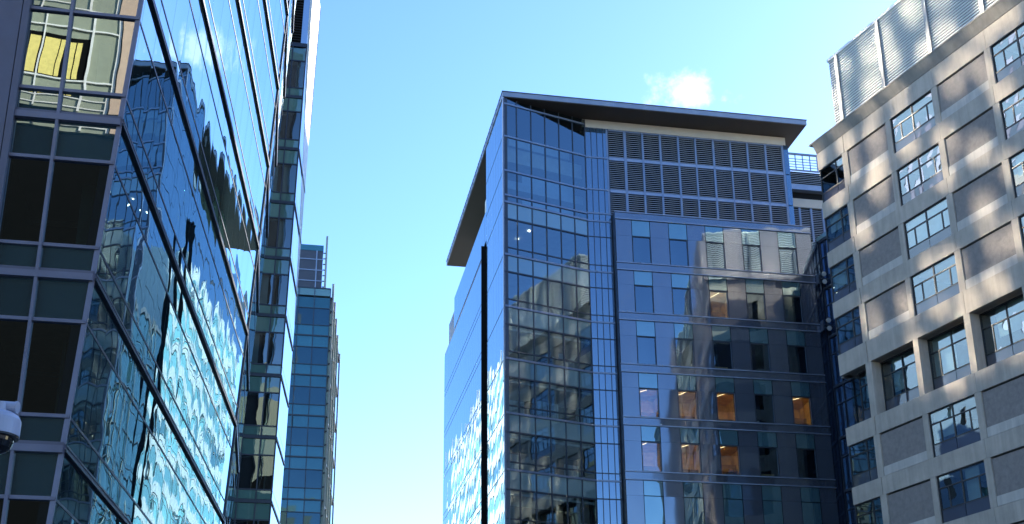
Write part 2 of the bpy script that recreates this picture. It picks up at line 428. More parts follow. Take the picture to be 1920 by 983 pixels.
# --- corner curtain wall, floor by floor
rows = []    # (z0, z1, kind)
for i, zf in enumerate(ZF):
    top = ZF[i + 1] if i + 1 < len(ZF) else 45.05
    rows += [(zf + 0.05, zf + 0.52, 'low'), (zf + 0.60, top - 1.42, 'vision'), (top - 1.32, top - 0.08, 'spandrel')]
rows += [(45.10, 45.56, 'low'), (45.66, 47.58, 'vision'), (47.70, 50.46, 'vision'), (50.60, 53.28, 'vision'), (53.36, 53.74, 'low')]
for z0, z1, kind in rows:
    for a, b in zip(UC, UC[1:]):
        if z0 > 45:
            nm = 'clerestory_pane' if kind == 'vision' else 'transom_pane'
        else:
            nm = {'low': 'transom_pane', 'vision': 'corner_window_pane', 'spandrel': 'spandrel_pane'}[kind]
        MB().pane(FC, a + 0.03, b - 0.03, z0, z1, 0.0).build(nm, M['c_spandrel' if kind == 'spandrel' else 'c_vision'], C)
for u in UC:
    bar(FC, u, -0.12, 0.05, 16.9, 53.75, 0.07, 'mullion', M['metal_dark'], C)
for zf in ZF + [45.05]:
    rail(FC, 0, 7.04, -0.14, 0.09, zf - 0.015, 0.15, 'floor_rail', M['metal_blue'], C)
for i, zf in enumerate(ZF):
    top = ZF[i + 1] if i + 1 < len(ZF) else 45.05
    rail(FC, 0.035, 7.0, -0.12, 0.04, zf + 0.56, 0.08, 'transom', M['metal_dark'], C)
    rail(FC, 0.035, 7.0, -0.12, 0.06, top - 1.37, 0.11, 'transom', M['metal_dark'], C)
    if i < 5:
        rail(FC, 0.035, 7.0, -0.35, -0.2, top - 1.62, 0.16, 'blind_box', M['blind'], C)
for z in (45.61, 47.64, 50.53, 53.32):
    rail(FC, 0.035, 7.0, -0.14, 0.07, z, 0.13, 'transom', M['metal_blue'], C)
# floors and ceilings behind the corner and behind the narrow facet
def inner(F0, z0, z1, mats, name, pts):
    m = MB()
    lo = [Vector((p.x, p.y, z0)) for p in pts]; hi = [Vector((p.x, p.y, z1)) for p in pts]
    m.poly(lo[::-1], 0); m.poly(hi, 1)
    for k in range(len(pts)):
        j = (k + 1) % len(pts); m.quad(lo[k], lo[j], hi[j], hi[k], 0)
    return m.build(name, mats, C)
slab_pts = [FC.P(0.25, -0.2, 0), FC.P(7.0, -0.2, 0), FA.P(1.9, -0.35, 0), FA.P(1.9, -8, 0), FL.P(9.5, -0.4, 0), FL.P(0.25, -0.3, 0)]
for zf in ZF[1:] + [45.05]:
    inner(FC, zf - 1.05, zf, [M['ceil'], M['int_wall']], 'floor_slab', slab_pts)
inner(FC, 49.3, 50.5, [M['ceil'], M['int_wall']], 'floor_slab', [p - CN * 1.2 for p in slab_pts])
inner(FC, 46.9, 47.6, [M['duct'], M['int_wall']], 'floor_slab', [p - CN * 1.0 for p in slab_pts])
m = MB()
bw = FC.off(0, -5.2)
m.quad(bw.P(2.0, 0, 16.9), bw.P(9.0, 0, 16.9), bw.P(9.0, 0, 53.7), bw.P(2.0, 0, 53.7))
m.quad(FL.P(0.3, -0.35, 16.9), FL.P(9.5, -0.35, 16.9), FL.P(9.5, -0.35, 53.7), FL.P(0.3, -0.35, 53.7))
m.quad(FA.P(0.02, -0.3, 16.9), FA.P(0.02, -6, 16.9), FA.P(0.02, -6, 53.7), FA.P(0.02, -0.3, 53.7))
m.build('interior_wall', M['int_wall'], C)
for (u, v, z) in ((2.4, -2.2, 50.62), (4.0, -2.6, 50.62)):
    MB().box(FC, 1.3, 6.6, v, v + 0.5, z + 0.3, z + 0.9).build('duct', M['duct'], C)
for (u, z) in ((2.0, 47.75), (3.6, 45.7)):
    MB().box(FC, 2.3, 6.8, -1.9, -1.5, z, z + 0.75).build('duct', M['duct'], C)
for u, v in ((0.62, -0.9), (1.0, -2.6), (2.9, -1.6), (2.75, -3.2)):
    MB().box(FC, u - 0.06, u + 0.06, v - 0.06, v + 0.06, 43.93, 43.98).build('ceiling_light', M['spot'], C)
for (a, b, i, h) in ((2.4, 3.5, 3, 1.25), (3.55, 4.4, 3, 1.2), (5.97, 7.0, 3, 1.2), (0.1, 1.7, 3, 1.0), (0.1, 1.2, 2, 1.15), (4.75, 5.9, 2, 0.9), (5.97, 7.0, 1, 0.8)):
    m = MB(); n = max(3, int((b - a) / 0.16))
    for k in range(n):
        p = a + (b - a) * k / n
        m.box(FC, p + 0.008, p + (b - a) / n - 0.008, -0.42 - 0.02 * (k % 2), -0.40 - 0.02 * (k % 2), ZF[i] + 0.1, ZF[i] + 0.1 + h)
    m.build('blind', M['blind'], C)
for (u, i, w) in ((0.7, 4, 0.2), (1.0, 4, 0.17), (3.4, 4, 0.3), (3.95, 4, 0.18), (4.45, 4, 0.5)):
    MB().box(FC, u, u + w, -0.33, -0.31, ZF[i] + 0.65, ZF[i] + 0.65 + w).build('window_notice', M['blind'], C)

# --- narrow four-pane facet
UA = [0.0, 0.49, 0.95, 1.43, 1.86]
for zf in ZF:
    i = ZF.index(zf); top = ZF[i + 1] if i + 1 < len(ZF) else 45.02
    for z0, z1 in ((zf + 0.05, zf + 0.50), (zf + 0.58, top - 1.36), (top - 1.26, top - 0.07)):
        for a, b in zip(UA, UA[1:]):
            MB().pane(FA, a + 0.02, b - 0.02, z0, z1).build('narrow_pane', M['c_narrow'], C)
for z0, z1 in ((45.07, 45.62), (45.74, 47.66), (47.78, 50.42), (50.54, 53.1)):
    for a, b in zip(UA, UA[1:]):
        MB().pane(FA, a + 0.02, b - 0.02, z0, z1).build('narrow_pane', M['c_narrow'], C)
m = MB()
for u in UA: m.box(FA, u - 0.025, u + 0.025, -0.1, 0.03, 16.9, 53.1)
m.build('narrow_mullions', M['metal_dark'], C)
for z in [zf - 0.01 for zf in ZF] + [45.68, 45.02, 47.72, 50.48]:
    rail(FA, 0, 1.86, -0.1, 0.05, z, 0.12, 'facet_rail', M['metal_blue'], C)
for zf in ZF:
    i = ZF.index(zf); top = ZF[i + 1] if i + 1 < len(ZF) else 45.02
    for z in (zf + 0.54, top - 1.31): rail(FA, 0.03, 1.83, -0.1, 0.025, z, 0.07, 'facet_transom', M['metal_dark'], C)

# --- projecting block of slate panels and punched windows
UB = [8.71, 9.98, 11.40, 12.86, 14.30, 15.75, 17.20, 18.66, 20.12, 21.57, 23.03, 24.30]
BT = [45.59, 41.41, 37.41, 33.36, 29.36, 25.37, 21.42, 17.45]     # band tops
WARM = {(3, 1): 1.0, (3, 3): 0.8, (3, 5): 1.0, (3, 9): 0.8, (4, 1): 1.0, (4, 3): 0.5, (4, 5): 1.0, (1, 5): 0.55}
for i, bt in enumerate(BT):
    bb = bt - 0.59
    MB().box(FB, 8.71, 24.30, -0.10, 0.0, bb + 0.03, bt - 0.03).build('floor_band', M['c_panel'], C)
    for z, v in ((bt, 0.07), (bb, 0.09)):
        MB().box(FB, 8.69, 24.32, -0.10, v, z - 0.035, z + 0.035).build('ledge', M['metal_ledge'], C)
    if i + 1 >= len(BT): break
    nb = BT[i + 1]
    z_sp0, z_sp1 = nb + 2.26, bb - 0.045
    z_w0, z_w1 = nb + 0.045, nb + 2.20
    for k, (a, b) in enumerate(zip(UB, UB[1:])):
        if k % 2 == 0:
            MB().pane(FB, a + 0.02, b - 0.02, z_sp0 - 0.03, z_sp1, 0.0).build('metal_panel', M['c_panel'], C)
            MB().pane(FB, a + 0.02, b - 0.02, z_w0, z_w1 + 0.02, 0.0).build('metal_panel', M['c_panel'], C)
        else:
            MB().pane(FB, a + 0.03, b - 0.03, z_sp0, z_sp1, -0.01).build('block_spandrel_pane', M['c_block_spandrel'], C)
            if i >= 5:
                w = MB().pane(FB, a + 0.03, b - 0.03, z_w0, z_w1, -0.02).build('block_window', M['c_block_spandrel'], C); continue
            w = MB().pane(FB, a + 0.05, b - 0.05, z_w0 + 0.03, z_w1 - 0.03, -0.06).build('block_window', M['c_block_window'], C)
            fr = MB()
            fr.box(FB, a + 0.01, a + 0.05, -0.12, 0.012, z_w0, z_w1).box(FB, b - 0.05, b - 0.01, -0.12, 0.012, z_w0, z_w1)
            fr.box(FB, a + 0.05, b - 0.05, -0.12, 0.012, z_w1 - 0.03, z_w1 + 0.03).box(FB, a + 0.05, b - 0.05, -0.12, 0.012, z_w0 - 0.01, z_w0 + 0.03)
            fr.build('window_frame', M['metal_dark'], w)
            wm = WARM.get((i, k))
            if wm:
                rr = random.Random(i * 31 + k)
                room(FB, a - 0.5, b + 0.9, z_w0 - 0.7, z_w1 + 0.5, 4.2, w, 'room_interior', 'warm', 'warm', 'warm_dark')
                MB().box(FB, a + 0.2, b - 0.2, -0.62, -0.45, z_w1 + 0.38, z_w1 + 0.44).build('ceiling_light', M['glow'], w)
                p0 = FB.P(b - rr.uniform(0.1, 0.45), -1.2, z_w1 + 0.40); p1 = FB.P(a + rr.uniform(0.3, 0.6), -rr.uniform(2.2, 3.0), z_w1 + 0.40)
                MB().tube(p0, p1, 0.018, n=6).build('ceiling_light', M['tube'], w)
                m = MB(); hh = rr.uniform(0.3, 0.9)
                m.box(FB, a + rr.uniform(0.4, 0.7), b + 0.6, -3.6, -2.4, z_w0 - 0.69, z_w0 + hh + 0.6).box(FB, a + rr.uniform(0.1, 0.5), b - 0.05, -1.1, -0.7, z_w0 - 0.69, z_w0 + hh * 0.5)
                m.box(FB, a - 0.2, a + 0.35, -2.0, -1.5, z_w0 - 0.69, z_w0 + rr.uniform(0.2, 0.5))
                m.build('cupboard', M['warm_dark'], w)
            else:
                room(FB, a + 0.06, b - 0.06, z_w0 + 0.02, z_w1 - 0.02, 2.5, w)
                if (i, k) in ((3, 7),):
                    MB().box(FB, a + 0.12, a + 0.38, -0.35, -0.33, z_w0 + 0.04, z_w0 + 0.26).build('window_notice', M['blind'], w)
                if (i, k) in ((4, 7), (2, 5)):
                    MB().box(FB, a + 0.15, b - 0.25, -0.8, -0.4, z_w0 + 0.03, z_w0 + 0.30).build('cupboard', M['warm'], w)
MB().box(FB, 8.73, 24.28, -2.6, -0.13, 0.0, 45.5).build('block_core', M['metal_dark'], C) if False else None
# backing behind the panels (joints show dark), leaving the windows open
m = MB()
for k, (a, b) in enumerate(zip(UB, UB[1:])):
    if k % 2 == 0: m.box(FB, a - 0.012, b + 0.012, -0.35, -0.012, 5.0, 45.55)
for i, bt in enumerate(BT[:-1]):
    for k, (a, b) in enumerate(zip(UB, UB[1:])):
        if k % 2: m.box(FB, a + 0.012, b - 0.012, -0.35, -0.03, BT[i + 1] + (2.22 if i < 5 else -0.6), bt)
m.build('panel_backing', M['black'], C)
MB().box(FB, 8.71, 24.30, -0.10, 0.0, 0.0, BT[-1] - 0.62).build('lower_cladding', M['c_panel'], C)
# returns of the block and its lid
MB().box(FB, 8.68, 8.72, -0.78, -0.02, 5.0, 45.55).build('side_return', M['metal_dark'], C)
MB().box(FB, 24.29, 24.33, -6.0, -0.02, 5.0, 45.55).build('side_return', M['c_panel'], C)
MB().box(FB, 8.7, 24.31, -0.8, 0.02, 45.60, 45.64).build('block_coping', M['metal_ledge'], C)

# --- louvered plant storeys
LC = [(8.62, 9.85), (10.06, 11.31), (11.47, 12.74), (12.90, 14.21), (14.37, 15.63), (15.77, 17.09), (17.26, 18.54), (18.67, 19.93), (20.09, 21.44), (21.61, 22.88)]
LZ = [(50.66, 52.95), (47.86, 50.36), (45.66, 47.56)]
def louver(F, a, b, z0, z1, pitch, mat, parent, v=0.0, name='louver_panel'):
    m = MB(); n = int(round((z1 - z0) / pitch))
    for k in range(n):
        z = z0 + (k + 0.5) * (z1 - z0) / n
        m.hexa([F.P(a, v - 0.10, z + 0.045), F.P(b, v - 0.10, z + 0.045), F.P(b, v - 0.10, z + 0.06), F.P(a, v - 0.10, z + 0.06),
                F.P(a, v, z - 0.035), F.P(b, v, z - 0.035), F.P(b, v, z - 0.005), F.P(a, v, z - 0.005)])
    return m.build(name, mat, parent)
for z0, z1 in LZ:
    for a, b in LC: louver(FV, a + 0.01, b - 0.01, z0, z1, 0.17, M['louver'], C, -0.03)
for (a, b), (c, d) in zip(LC, LC[1:] + [(23.05, 0)]):
    MB().box(FV, b, c, -0.15, 0.03, 45.6, 53.0).build('louver_post', M['metal_blue'], C)
MB().box(FV, 8.45, 8.62, -0.15, 0.03, 45.6, 53.0).build('louver_post', M['metal_blue'], C)
for z0, z1 in ((52.97, 53.05), (50.38, 50.64), (47.58, 47.84)):
    MB().box(FV, 8.45, 23.05, -0.15, 0.02, z0, z1).build('louver_rail', M['metal_ledge'], C)
MB().box(FV, 8.5, 23.0, -0.5, -0.18, 45.5, 53.1).build('louver_backing', M['black'], C)
for z0, z1 in ((50.5, 53.1), (47.75, 50.42), (45.6, 47.67)):
    MB().box(FV, 23.07, 23.47, -6, 0.01, z0, z1).build('corner_pilaster', M['c_narrow'], C)
m = MB().box(FV, 6.6, 23.3, -0.5, -0.02, 53.12, 53.82)
m.build('beige_frieze', M['beige'], C)

# --- flat roof: fascia, soffit, top
roof_o = Frame(CO + CN * 0.0, CD)
def roof_prism(z0, z1, grow, mats, name, mi=0):
    a, b = FRf.P(-grow, grow, 0), FRf.P(24.27 + grow, grow, 0)
    c, d = FRf.P(24.27 + grow, -30.8 - grow, 0), FRf.P(-grow, -30.8 - grow, 0)
    m = MB(); lo = [p + Vector((0, 0, z0)) for p in (a, b, c, d)]; hi = [p + Vector((0, 0, z1)) for p in (a, b, c, d)]
    return m.hexa(lo + hi).build(name, mats, C)
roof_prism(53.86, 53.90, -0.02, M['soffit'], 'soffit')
roof_prism(53.91, 54.31, 0.05, M['roof_metal'], 'roof_fascia')
roof_prism(54.315, 54.37, 0.09, M['metal_dark'], 'roof_coping')
for k in range(1, 6): MB().box(FRf, k * 4.3 - 0.012, k * 4.3 + 0.012, 0.045, 0.056, 53.92, 54.30).build('fascia_joint', M['metal_ledge'], C)
for k in range(1, 22): MB().box(FL, k * 1.42 - 0.05, k * 1.42 + 0.05, 0.045, 0.10, 53.95, 54.42).build('fascia_rib', M['metal_ledge'], C)

# --- street face of mirror glass (left)
def left_panes(u0, u1, z0, z1, name, w=1.05):
    m = MB(); n = max(1, int(round((u1 - u0) / w)))
    for k in range(n):
        a = u0 + (u1 - u0) * k / n; b = u0 + (u1 - u0) * (k + 1) / n
        m.pane(FL, a + 0.016, b - 0.016, z0, z1, 0.0)
    return m.build(name, M['c_left'], C)
segs = []
for i, zf in enumerate(ZF[:-1]):
    segs.append((zf, ZF[i + 1]))
segs += [(40.83, 45.05)]
for z0, z1 in segs:
    for uu in ((0.03, 7.75), (8.65, 31.9 if z1 < 45.06 else 25.5)):
        left_panes(uu[0], uu[1], z0 + 0.32 if uu[0] > 1 else z0 + 0.05, z1 - (0.30 if uu[0] > 1 else 0.05), 'glazed_band')
        if uu[0] > 1: left_panes(uu[0], uu[1], z0 - 0.22, z0 + 0.24, 'glazed_strip')
for z0, z1 in ((45.10, 48.2),):
    left_panes(8.65, 25.5, z0, z1, 'glazed_band'); left_panes(7.78, 8.62, 45.6, z1, 'glazed_band')
for z0, z1 in ((45.10, 47.6), (47.7, 50.5), (50.6, 53.8)): left_panes(0.03, 7.75, z0, z1, 'glazed_band')
left_panes(0.03, 7.75, 4.0, 16.85, 'glazed_band'); left_panes(8.65, 31.9, 4.0, 16.6, 'glazed_band')
m = MB()
m.box(FL, 0.02, 7.74, -0.3, -0.02, 0, 53.8).box(FL, 8.66, 31.88, -0.3, -0.02, 0, 45.0).box(FL, 8.66, 25.48, -0.3, -0.02, 45.0, 48.15).box(FL, 7.76, 8.64, -0.3, -0.02, 45.55, 48.15)
m.build('street_backing', M['metal_dark'], C)
MB().box(FL, 7.75, 8.65, -0.75, -0.6, 0, 45.5).build('groove', M['black'], C)
m = MB()
for zf in ZF + [14, 11, 8]:
    m.box(FL, 7.77, 8.63, -0.6, -0.25, zf - 0.12, zf + 0.12)
m.build('groove_bracket', M['metal_dark'], C)
MB().box(FL, 7.745, 7.765, -0.7, 0.02, 0, 45.5).box(FL, 8.635, 8.655, -0.7, 0.25, 0, 45.5).build('groove_reveal', M['black'], C)
MB().box(FL, 7.8, 31.85, -28, -0.05, 48.16, 48.22).build('terrace', M['paving'], C) if False else MB().box(FL, 7.8, 25.45, -6, -0.05, 48.16, 48.24).build('terrace', M['paving'], C)
m = MB(); m.box(FL, 7.8, 25.5, -3.2, -2.4, 48.24, 53.85)
for k in range(24): m.box(FL, 8.2 + k * 0.72, 8.3 + k * 0.72, -2.4, -2.22, 48.24, 53.85)
m.build('terrace_wall', M['green_metal'], C)
MB().box(FC, -0.05, 0.05, -0.08, 0.05, 0, 53.85).build('corner_trim', M['metal_ledge'], C)
# rear mass of the building
m = MB().box(FRf, 7.5, 24.2, -31.9, -7.5, 0, 45.3).box(FRf, 0.4, 7.5, -31.9, -10.0, 0, 48.1).box(FRf, 7.5, 23.4, -25.5, -6.2, 45.3, 53.8)
m.build('rear_mass', M['metal_dark'], C)
MB().box(FC, 0.05, 7.0, -0.3, -0.05, 0, 16.85).build('lower_glazing', M['c_spandrel'], C)
MB().box(FA, 0.0, 1.86, -0.3, -0.05, 0, 16.85).build('lower_glazing', M['c_spandrel'], C)

# --- rear plant wing seen past the roof's right end
FE = Frame(CO - CN * 3.2, CD)
MB().box(FE, 23.6, 30, -0.1, 0.05, 53.10, 53.24).build('wing_coping', M['metal_blue'], C)
m = MB()
for k in range(8): m.box(FE, 23.95 + k * 0.62, 24.02 + k * 0.62, -0.06, 0.0, 51.7, 53.1)
for z in (51.95, 52.2, 52.45, 52.7): m.box(FE, 23.6, 30, -0.05, -0.01, z, z + 0.05)
m.build('wing_railing', M['metal_blue'], C)
louver(FE, 23.6, 30, 50.35, 51.62, 0.16, M['louver'], C)
MB().box(FE, 23.6, 30, -0.05, 0.08, 51.62, 51.72).build('wing_rail', M['metal_blue'], C)
MB().box(FE, 23.6, 30, -0.5, 0.35, 49.75, 50.2).build('wing_ledge', M['metal_ledge'], C)
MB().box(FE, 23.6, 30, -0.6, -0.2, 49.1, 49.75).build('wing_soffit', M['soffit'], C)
MB().box(FE, 23.6, 30, -0.3, 0.02, 48.35, 49.1).build('wing_frieze', M['beige'], C)
for a, b in ((23.7, 24.45), (24.62, 25.42), (25.6, 26.4)):
    louver(FE, a, b, 45.5, 48.2, 0.16, M['louver'], C)
    MB().box(FE, b, b + 0.17, -0.1, 0.03, 45.0, 48.3).build('louver_post', M['metal_blue'], C)
MB().box(FE, 23.5, 30, -0.8, -0.18, 40, 51.65).build('wing_backing', M['black'], C)

# ================================================================== right building
YR = R_(24.4806)
RO = Vector((21.495, 75.4, 0))
RD = Vector((math.sin(YR), -math.cos(YR), 0))         # towards the camera
FR = Frame(RO, RD)
if FR.n.x > 0: FR = Frame(RO, RD, flip=True)
Rb = thing('concrete_building', 'pale precast concrete office building with dark windows and ribbed metal penthouse at the right edge', 'building', FR.P(14, -10, 0))
W_END = 31.2
bays = [(-1.30, 1.17, 'win'), (1.73, 5.50, 'panel'), (5.95, 9.70, 'win'), (10.20, 14.10, 'panel'), (14.60, 18.35, 'win'), (18.85, 22.70, 'panel'), (23.20, 26.95, 'win'), (27.45, 31.2, 'panel')]
piers = [(1.17, 1.73), (5.50, 5.95), (9.70, 10.20), (14.10, 14.60), (18.35, 18.85), (22.70, 23.20), (26.95, 27.45)]
#  storeys: (beam bottom = window top, window bottom)
ST_ = [(43.78, 41.30), (40.13, 37.63), (36.52, 34.00), (32.90, 30.35), ('recess', 28.95, 25.45), (24.27, 21.60), (20.50, 17.78), (16.70, 13.98), (12.90, 10.2)]
def rwin(a, b, zt, zb, v, blind=None, side=True):
    """wide window: frame, transom, two lights, side sashes, dark spandrel strip"""
    w = MB()
    h = zt - zb
    ztr = zt - 0.27 * h; zsp = zb + 0.28 * h
    mid = (a + b) / 2 if b - a > 3 else b - (b - a) * 0.33
    lights = []
    for (p, q) in ((a, mid), (mid, b)):
        w.pane(FR, p + 0.03, q - 0.03, ztr + 0.03, zt - 0.05, v)
        w.pane(FR, p + 0.03, q - 0.03, zsp + 0.03, ztr - 0.03, v)
    o = w.build('window', M['r_glass'], Rb)
    f = MB()
    f.box(FR, a, b, v - 0.08, v + 0.05, zt - 0.07, zt)
    f.box(FR, a, a + 0.06, v - 0.08, v + 0.05, zb, zt - 0.07).box(FR, b - 0.06, b, v - 0.08, v + 0.05, zb, zt - 0.07)
    f.box(FR, a + 0.06, b - 0.06, v - 0.08, v + 0.04, ztr - 0.035, ztr + 0.035)
    f.box(FR, a + 0.06, b - 0.06, v - 0.08, v + 0.04, zsp - 0.03, zsp + 0.03)
    f.box(FR, mid - 0.045, mid + 0.045, v - 0.08, v + 0.045, zsp + 0.03, ztr - 0.035).box(FR, mid - 0.035, mid + 0.035, v - 0.08, v + 0.045, ztr + 0.035, zt - 0.07)
    if b - a > 3 and side:
        for q in (a + 0.80, b - 0.62): f.box(FR, q - 0.035, q + 0.035, v - 0.08, v + 0.035, zsp + 0.03, ztr - 0.035)
    f.build('window_frame', M['r_frame'], o)
    s = MB(); s.pane(FR, a + 0.05, mid - 0.02, zb + 0.02, zsp - 0.02, v + 0.01).pane(FR, mid + 0.02, b - 0.05, zb + 0.02, zsp - 0.02, v + 0.01)
    s.build('spandrel_strip', M['r_spandrel'], o)
    F2 = FR.off(0, v)
    room(F2, a, b, zb, zt + 0.1, 3.5, o, 'room_interior', 'int_wall', 'ceil', 'int_dark')
    if blind:
        for (p, q, drop) in blind:
            MB().box(FR, a + (b - a) * p, a + (b - a) * q, v - 0.22, v - 0.20, zt - h * drop, zt - 0.05).build('blind', M['blind'], o)
    return o
BL = {(2, 2): [(0.02, 0.98, 0.72)], (0, 4): [(0.5, 0.98, 0.28)], (1, 4): [(0.3, 0.98, 0.3)], (3, 4): [(0.0, 0.4, 0.25)], (2, 4): [(0.05, 0.9, 0.5)],  # first blind stands in for a yellowish reflection in that window
      (5, 2): [(0.03, 0.48, 0.6)], (6, 2): [(0.52, 0.8, 0.7)], (1, 0): [(0.1, 0.7, 0.45)], (2, 0): [(0.0, 0.5, 0.6)], (4, 2): [(0.03, 0.5, 0.7)], (4, 1): [(0.2, 0.5, 0.62)], (4, 3): [(0.25, 0.9, 0.5)], (4, 0): [(0.2, 0.95, 0.5)]}
beam_edges = [45.05]
for si, s in enumerate(ST_):
    rec = s[0] == 'recess'
    zt, zb = (s[1], s[2]) if rec else s
    nxt = ST_[si + 1] if si + 1 < len(ST_) else None
    nzt = None if nxt is None else (nxt[1] if nxt[0] == 'recess' else nxt[0])
    for bi, (a, b, kind) in enumerate(bays):
        if rec:
            v = -0.78
            rwin(a + (0.0 if bi else 0.9), b, zt - 0.02, zb + 0.02, v, BL.get((si, bi)))
            m = MB().box(FR, a - 0.3, b + 0.3, v - 0.1, -0.35, zt, zt + 0.06)
            m.build('recess_soffit', M['concrete'], Rb)
        elif kind == 'win':
            rwin(a, b, zt, zb, -0.14, BL.get((si, bi)))
        else:
            zs1 = zb + 0.57; zs0 = zb - 0.0
            MB().box(FR, a + 0.015, b - 0.015, -0.3, -0.09, zs1, zt - 0.10).build('wall_panel', M['aggregate'], Rb)
            MB().box(FR, a + 0.01, b - 0.01, -0.3, -0.035, zs0 + 0.015, zs1 - 0.015).build('sill_strip', M['strip'], Rb)
        # beam below this storey
        if nzt is not None:
            a2 = a if bi == 0 else a - 0.25; b2 = b + 0.25 if bi else b + 0.28
            MB().box(FR, a2 + (0.01 if bi else 0), b2 - 0.01, -0.5, 0.0, nzt, zb - 0.012).build('precast_beam', M['concrete'], Rb)
for bi, (a, b, kind) in enumerate(bays):
    a2 = a if bi == 0 else a - 0.25; b2 = b + 0.25 if bi else b + 0.28
    MB().box(FR, a2 + (0.01 if bi else 0), b2 - 0.01, -0.5, 0.0, 43.78, 45.05).build('precast_beam', M['concrete'], Rb)
for a, b in piers:
    m = MB()
    for si, s in enumerate(ST_):
        rec = s[0] == 'recess'; zt, zb = (s[1], s[2]) if rec else s
        m.box(FR, a + 0.01, b - 0.01, -0.9 if rec else -0.35, -0.012, zb, zt)
    m.build('pier', M['concrete'], Rb)
# end wall, back and lower storeys
m = MB()
FEn = Frame(FR.P(-1.28, -0.2, 0), -FR.n)
m.box(FR, -1.26, -0.9, -14, -4.2, 0, 45.05)
m.build('end_wall', M['concrete'], Rb)
for si, s in enumerate(ST_):
    rec = s[0] == 'recess'; zt, zb = (s[1], s[2]) if rec else s
    vv = -0.78 if rec else -0.14
    p = MB()
    f0, f1 = FR.P(-1.24, vv, zb), FR.P(-1.24, -4.2, zb)
    up_ = Vector((0, 0, zt - zb))
    p.quad(f0, f1, f1 + up_, f0 + up_)
    p.build('end_window', M['r_glass'], Rb)
for si in range(len(ST_) - 1):
    s = ST_[si]; n_ = ST_[si + 1]
    zb = s[2] if s[0] == 'recess' else s[1]; nzt = n_[1] if n_[0] == 'recess' else n_[0]
    MB().box(FR, -1.30, -0.9, -14, -0.5, nzt, zb - 0.012).build('end_beam', M['concrete'], Rb)
MB().box(FR, -1.30, -0.9, -14, -0.5, 43.78, 45.05).build('end_beam', M['concrete'], Rb)
MB().box(FR, -0.9, 60, -26, -4.4, 0, 45.0).build('rear_mass', M['aggregate'], Rb)
MB().box(FR, 31.5, 60, -4.4, -0.05, 0, 45.0).build('far_wall', M['aggregate'], Rb)
MB().box(FR, -1.30, 31.5, -4.4, 0.0, 0, 10.1).build('lower_wall', M['concrete'], Rb)
# cornice with sloping underside
m = MB()
def cornice(a, b, v0, v1):
    m.hexa([FR.P(a, v0, 45.07), FR.P(b, v0, 45.07), FR.P(b, 0.02, 45.07), FR.P(a, 0.02, 45.07),
            FR.P(a, v0, 45.75), FR.P(b, v0, 45.75), FR.P(b, v1, 45.75), FR.P(a, v1, 45.75)])
cornice(-1.30, 60, -6, 0.34)
m.box(FR, -1.62, 60, -14, 0.36, 45.76, 45.86)
m.build('cornice', M['cornice'], Rb)
# ribbed penthouse
def ribs(F, a, b, z0, z1, pitch, mat, parent, v, name):
    m = MB(); n = int(round((z1 - z0) / pitch)); p = (z1 - z0) / n
    for k in range(n):
        z = z0 + k * p
        m.hexa([F.P(a, v - 0.10, z), F.P(b, v - 0.10, z), F.P(b, v - 0.07, z), F.P(a, v - 0.07, z),
                F.P(a, v - 0.10, z + p * 0.98), F.P(b, v - 0.10, z + p * 0.98), F.P(b, v - 0.07, z + p * 0.98), F.P(a, v - 0.07, z + p * 0.98)], 1)
        m.hexa([F.P(a, v - 0.07, z + p * 0.36), F.P(b, v - 0.07, z + p * 0.36), F.P(b, v, z + p * 0.42), F.P(a, v, z + p * 0.42),
                F.P(a, v - 0.07, z + p * 0.95), F.P(b, v - 0.07, z + p * 0.95), F.P(b, v - 0.015, z + p * 0.92), F.P(a, v - 0.015, z + p * 0.92)])
    return m.build(name, [mat, M['metal_dark']], parent)
posts = [0.75, 1.62, 5.83, 10.11, 14.49, 18.8, 23.1, 27.4, 31.7]
for a, b in zip(posts, posts[1:]):
    ribs(FR, a + 0.01, b - 0.01, 46.03, 51.2, 0.20, M['pent_louver'], Rb, -0.12, 'penthouse_louver')
FPe = Frame(FR.P(0.75, -0.12, 0), -FR.n)
if FPe.n.dot(-RD) < 0: FPe = Frame(FR.P(0.75, -0.12, 0), -FR.n, flip=True)
for k in range(4):
    ribs(FPe, k * 4.0 + 0.01, k * 4.0 + 3.99, 46.03, 51.2, 0.20, M['pent_louver'], Rb, 0.0, 'penthouse_louver')
    MB().box(FPe, k * 4 + 3.9, k * 4 + 4.1, -0.1, 0.06, 46.03, 51.2).build('penthouse_post', M['pent_post'], Rb)
for p in posts[1:]:
    m = MB().box(FR, p - 0.17, p + 0.17, -0.25, -0.02, 46.03, 51.2).box(FR, p + 0.06, p + 0.17, -0.02, 0.03, 46.03, 51.2)
    m.build('penthouse_post', M['pent_post'], Rb)
MB().box(FR, 0.92, 60, -16, -0.26, 46.03, 51.2).build('penthouse_core', M['int_wall'], Rb)
MB().box(FR, 0.70, 60, -16, -0.02, 51.2, 51.4).build('penthouse_coping', M['pent_louver'], Rb)

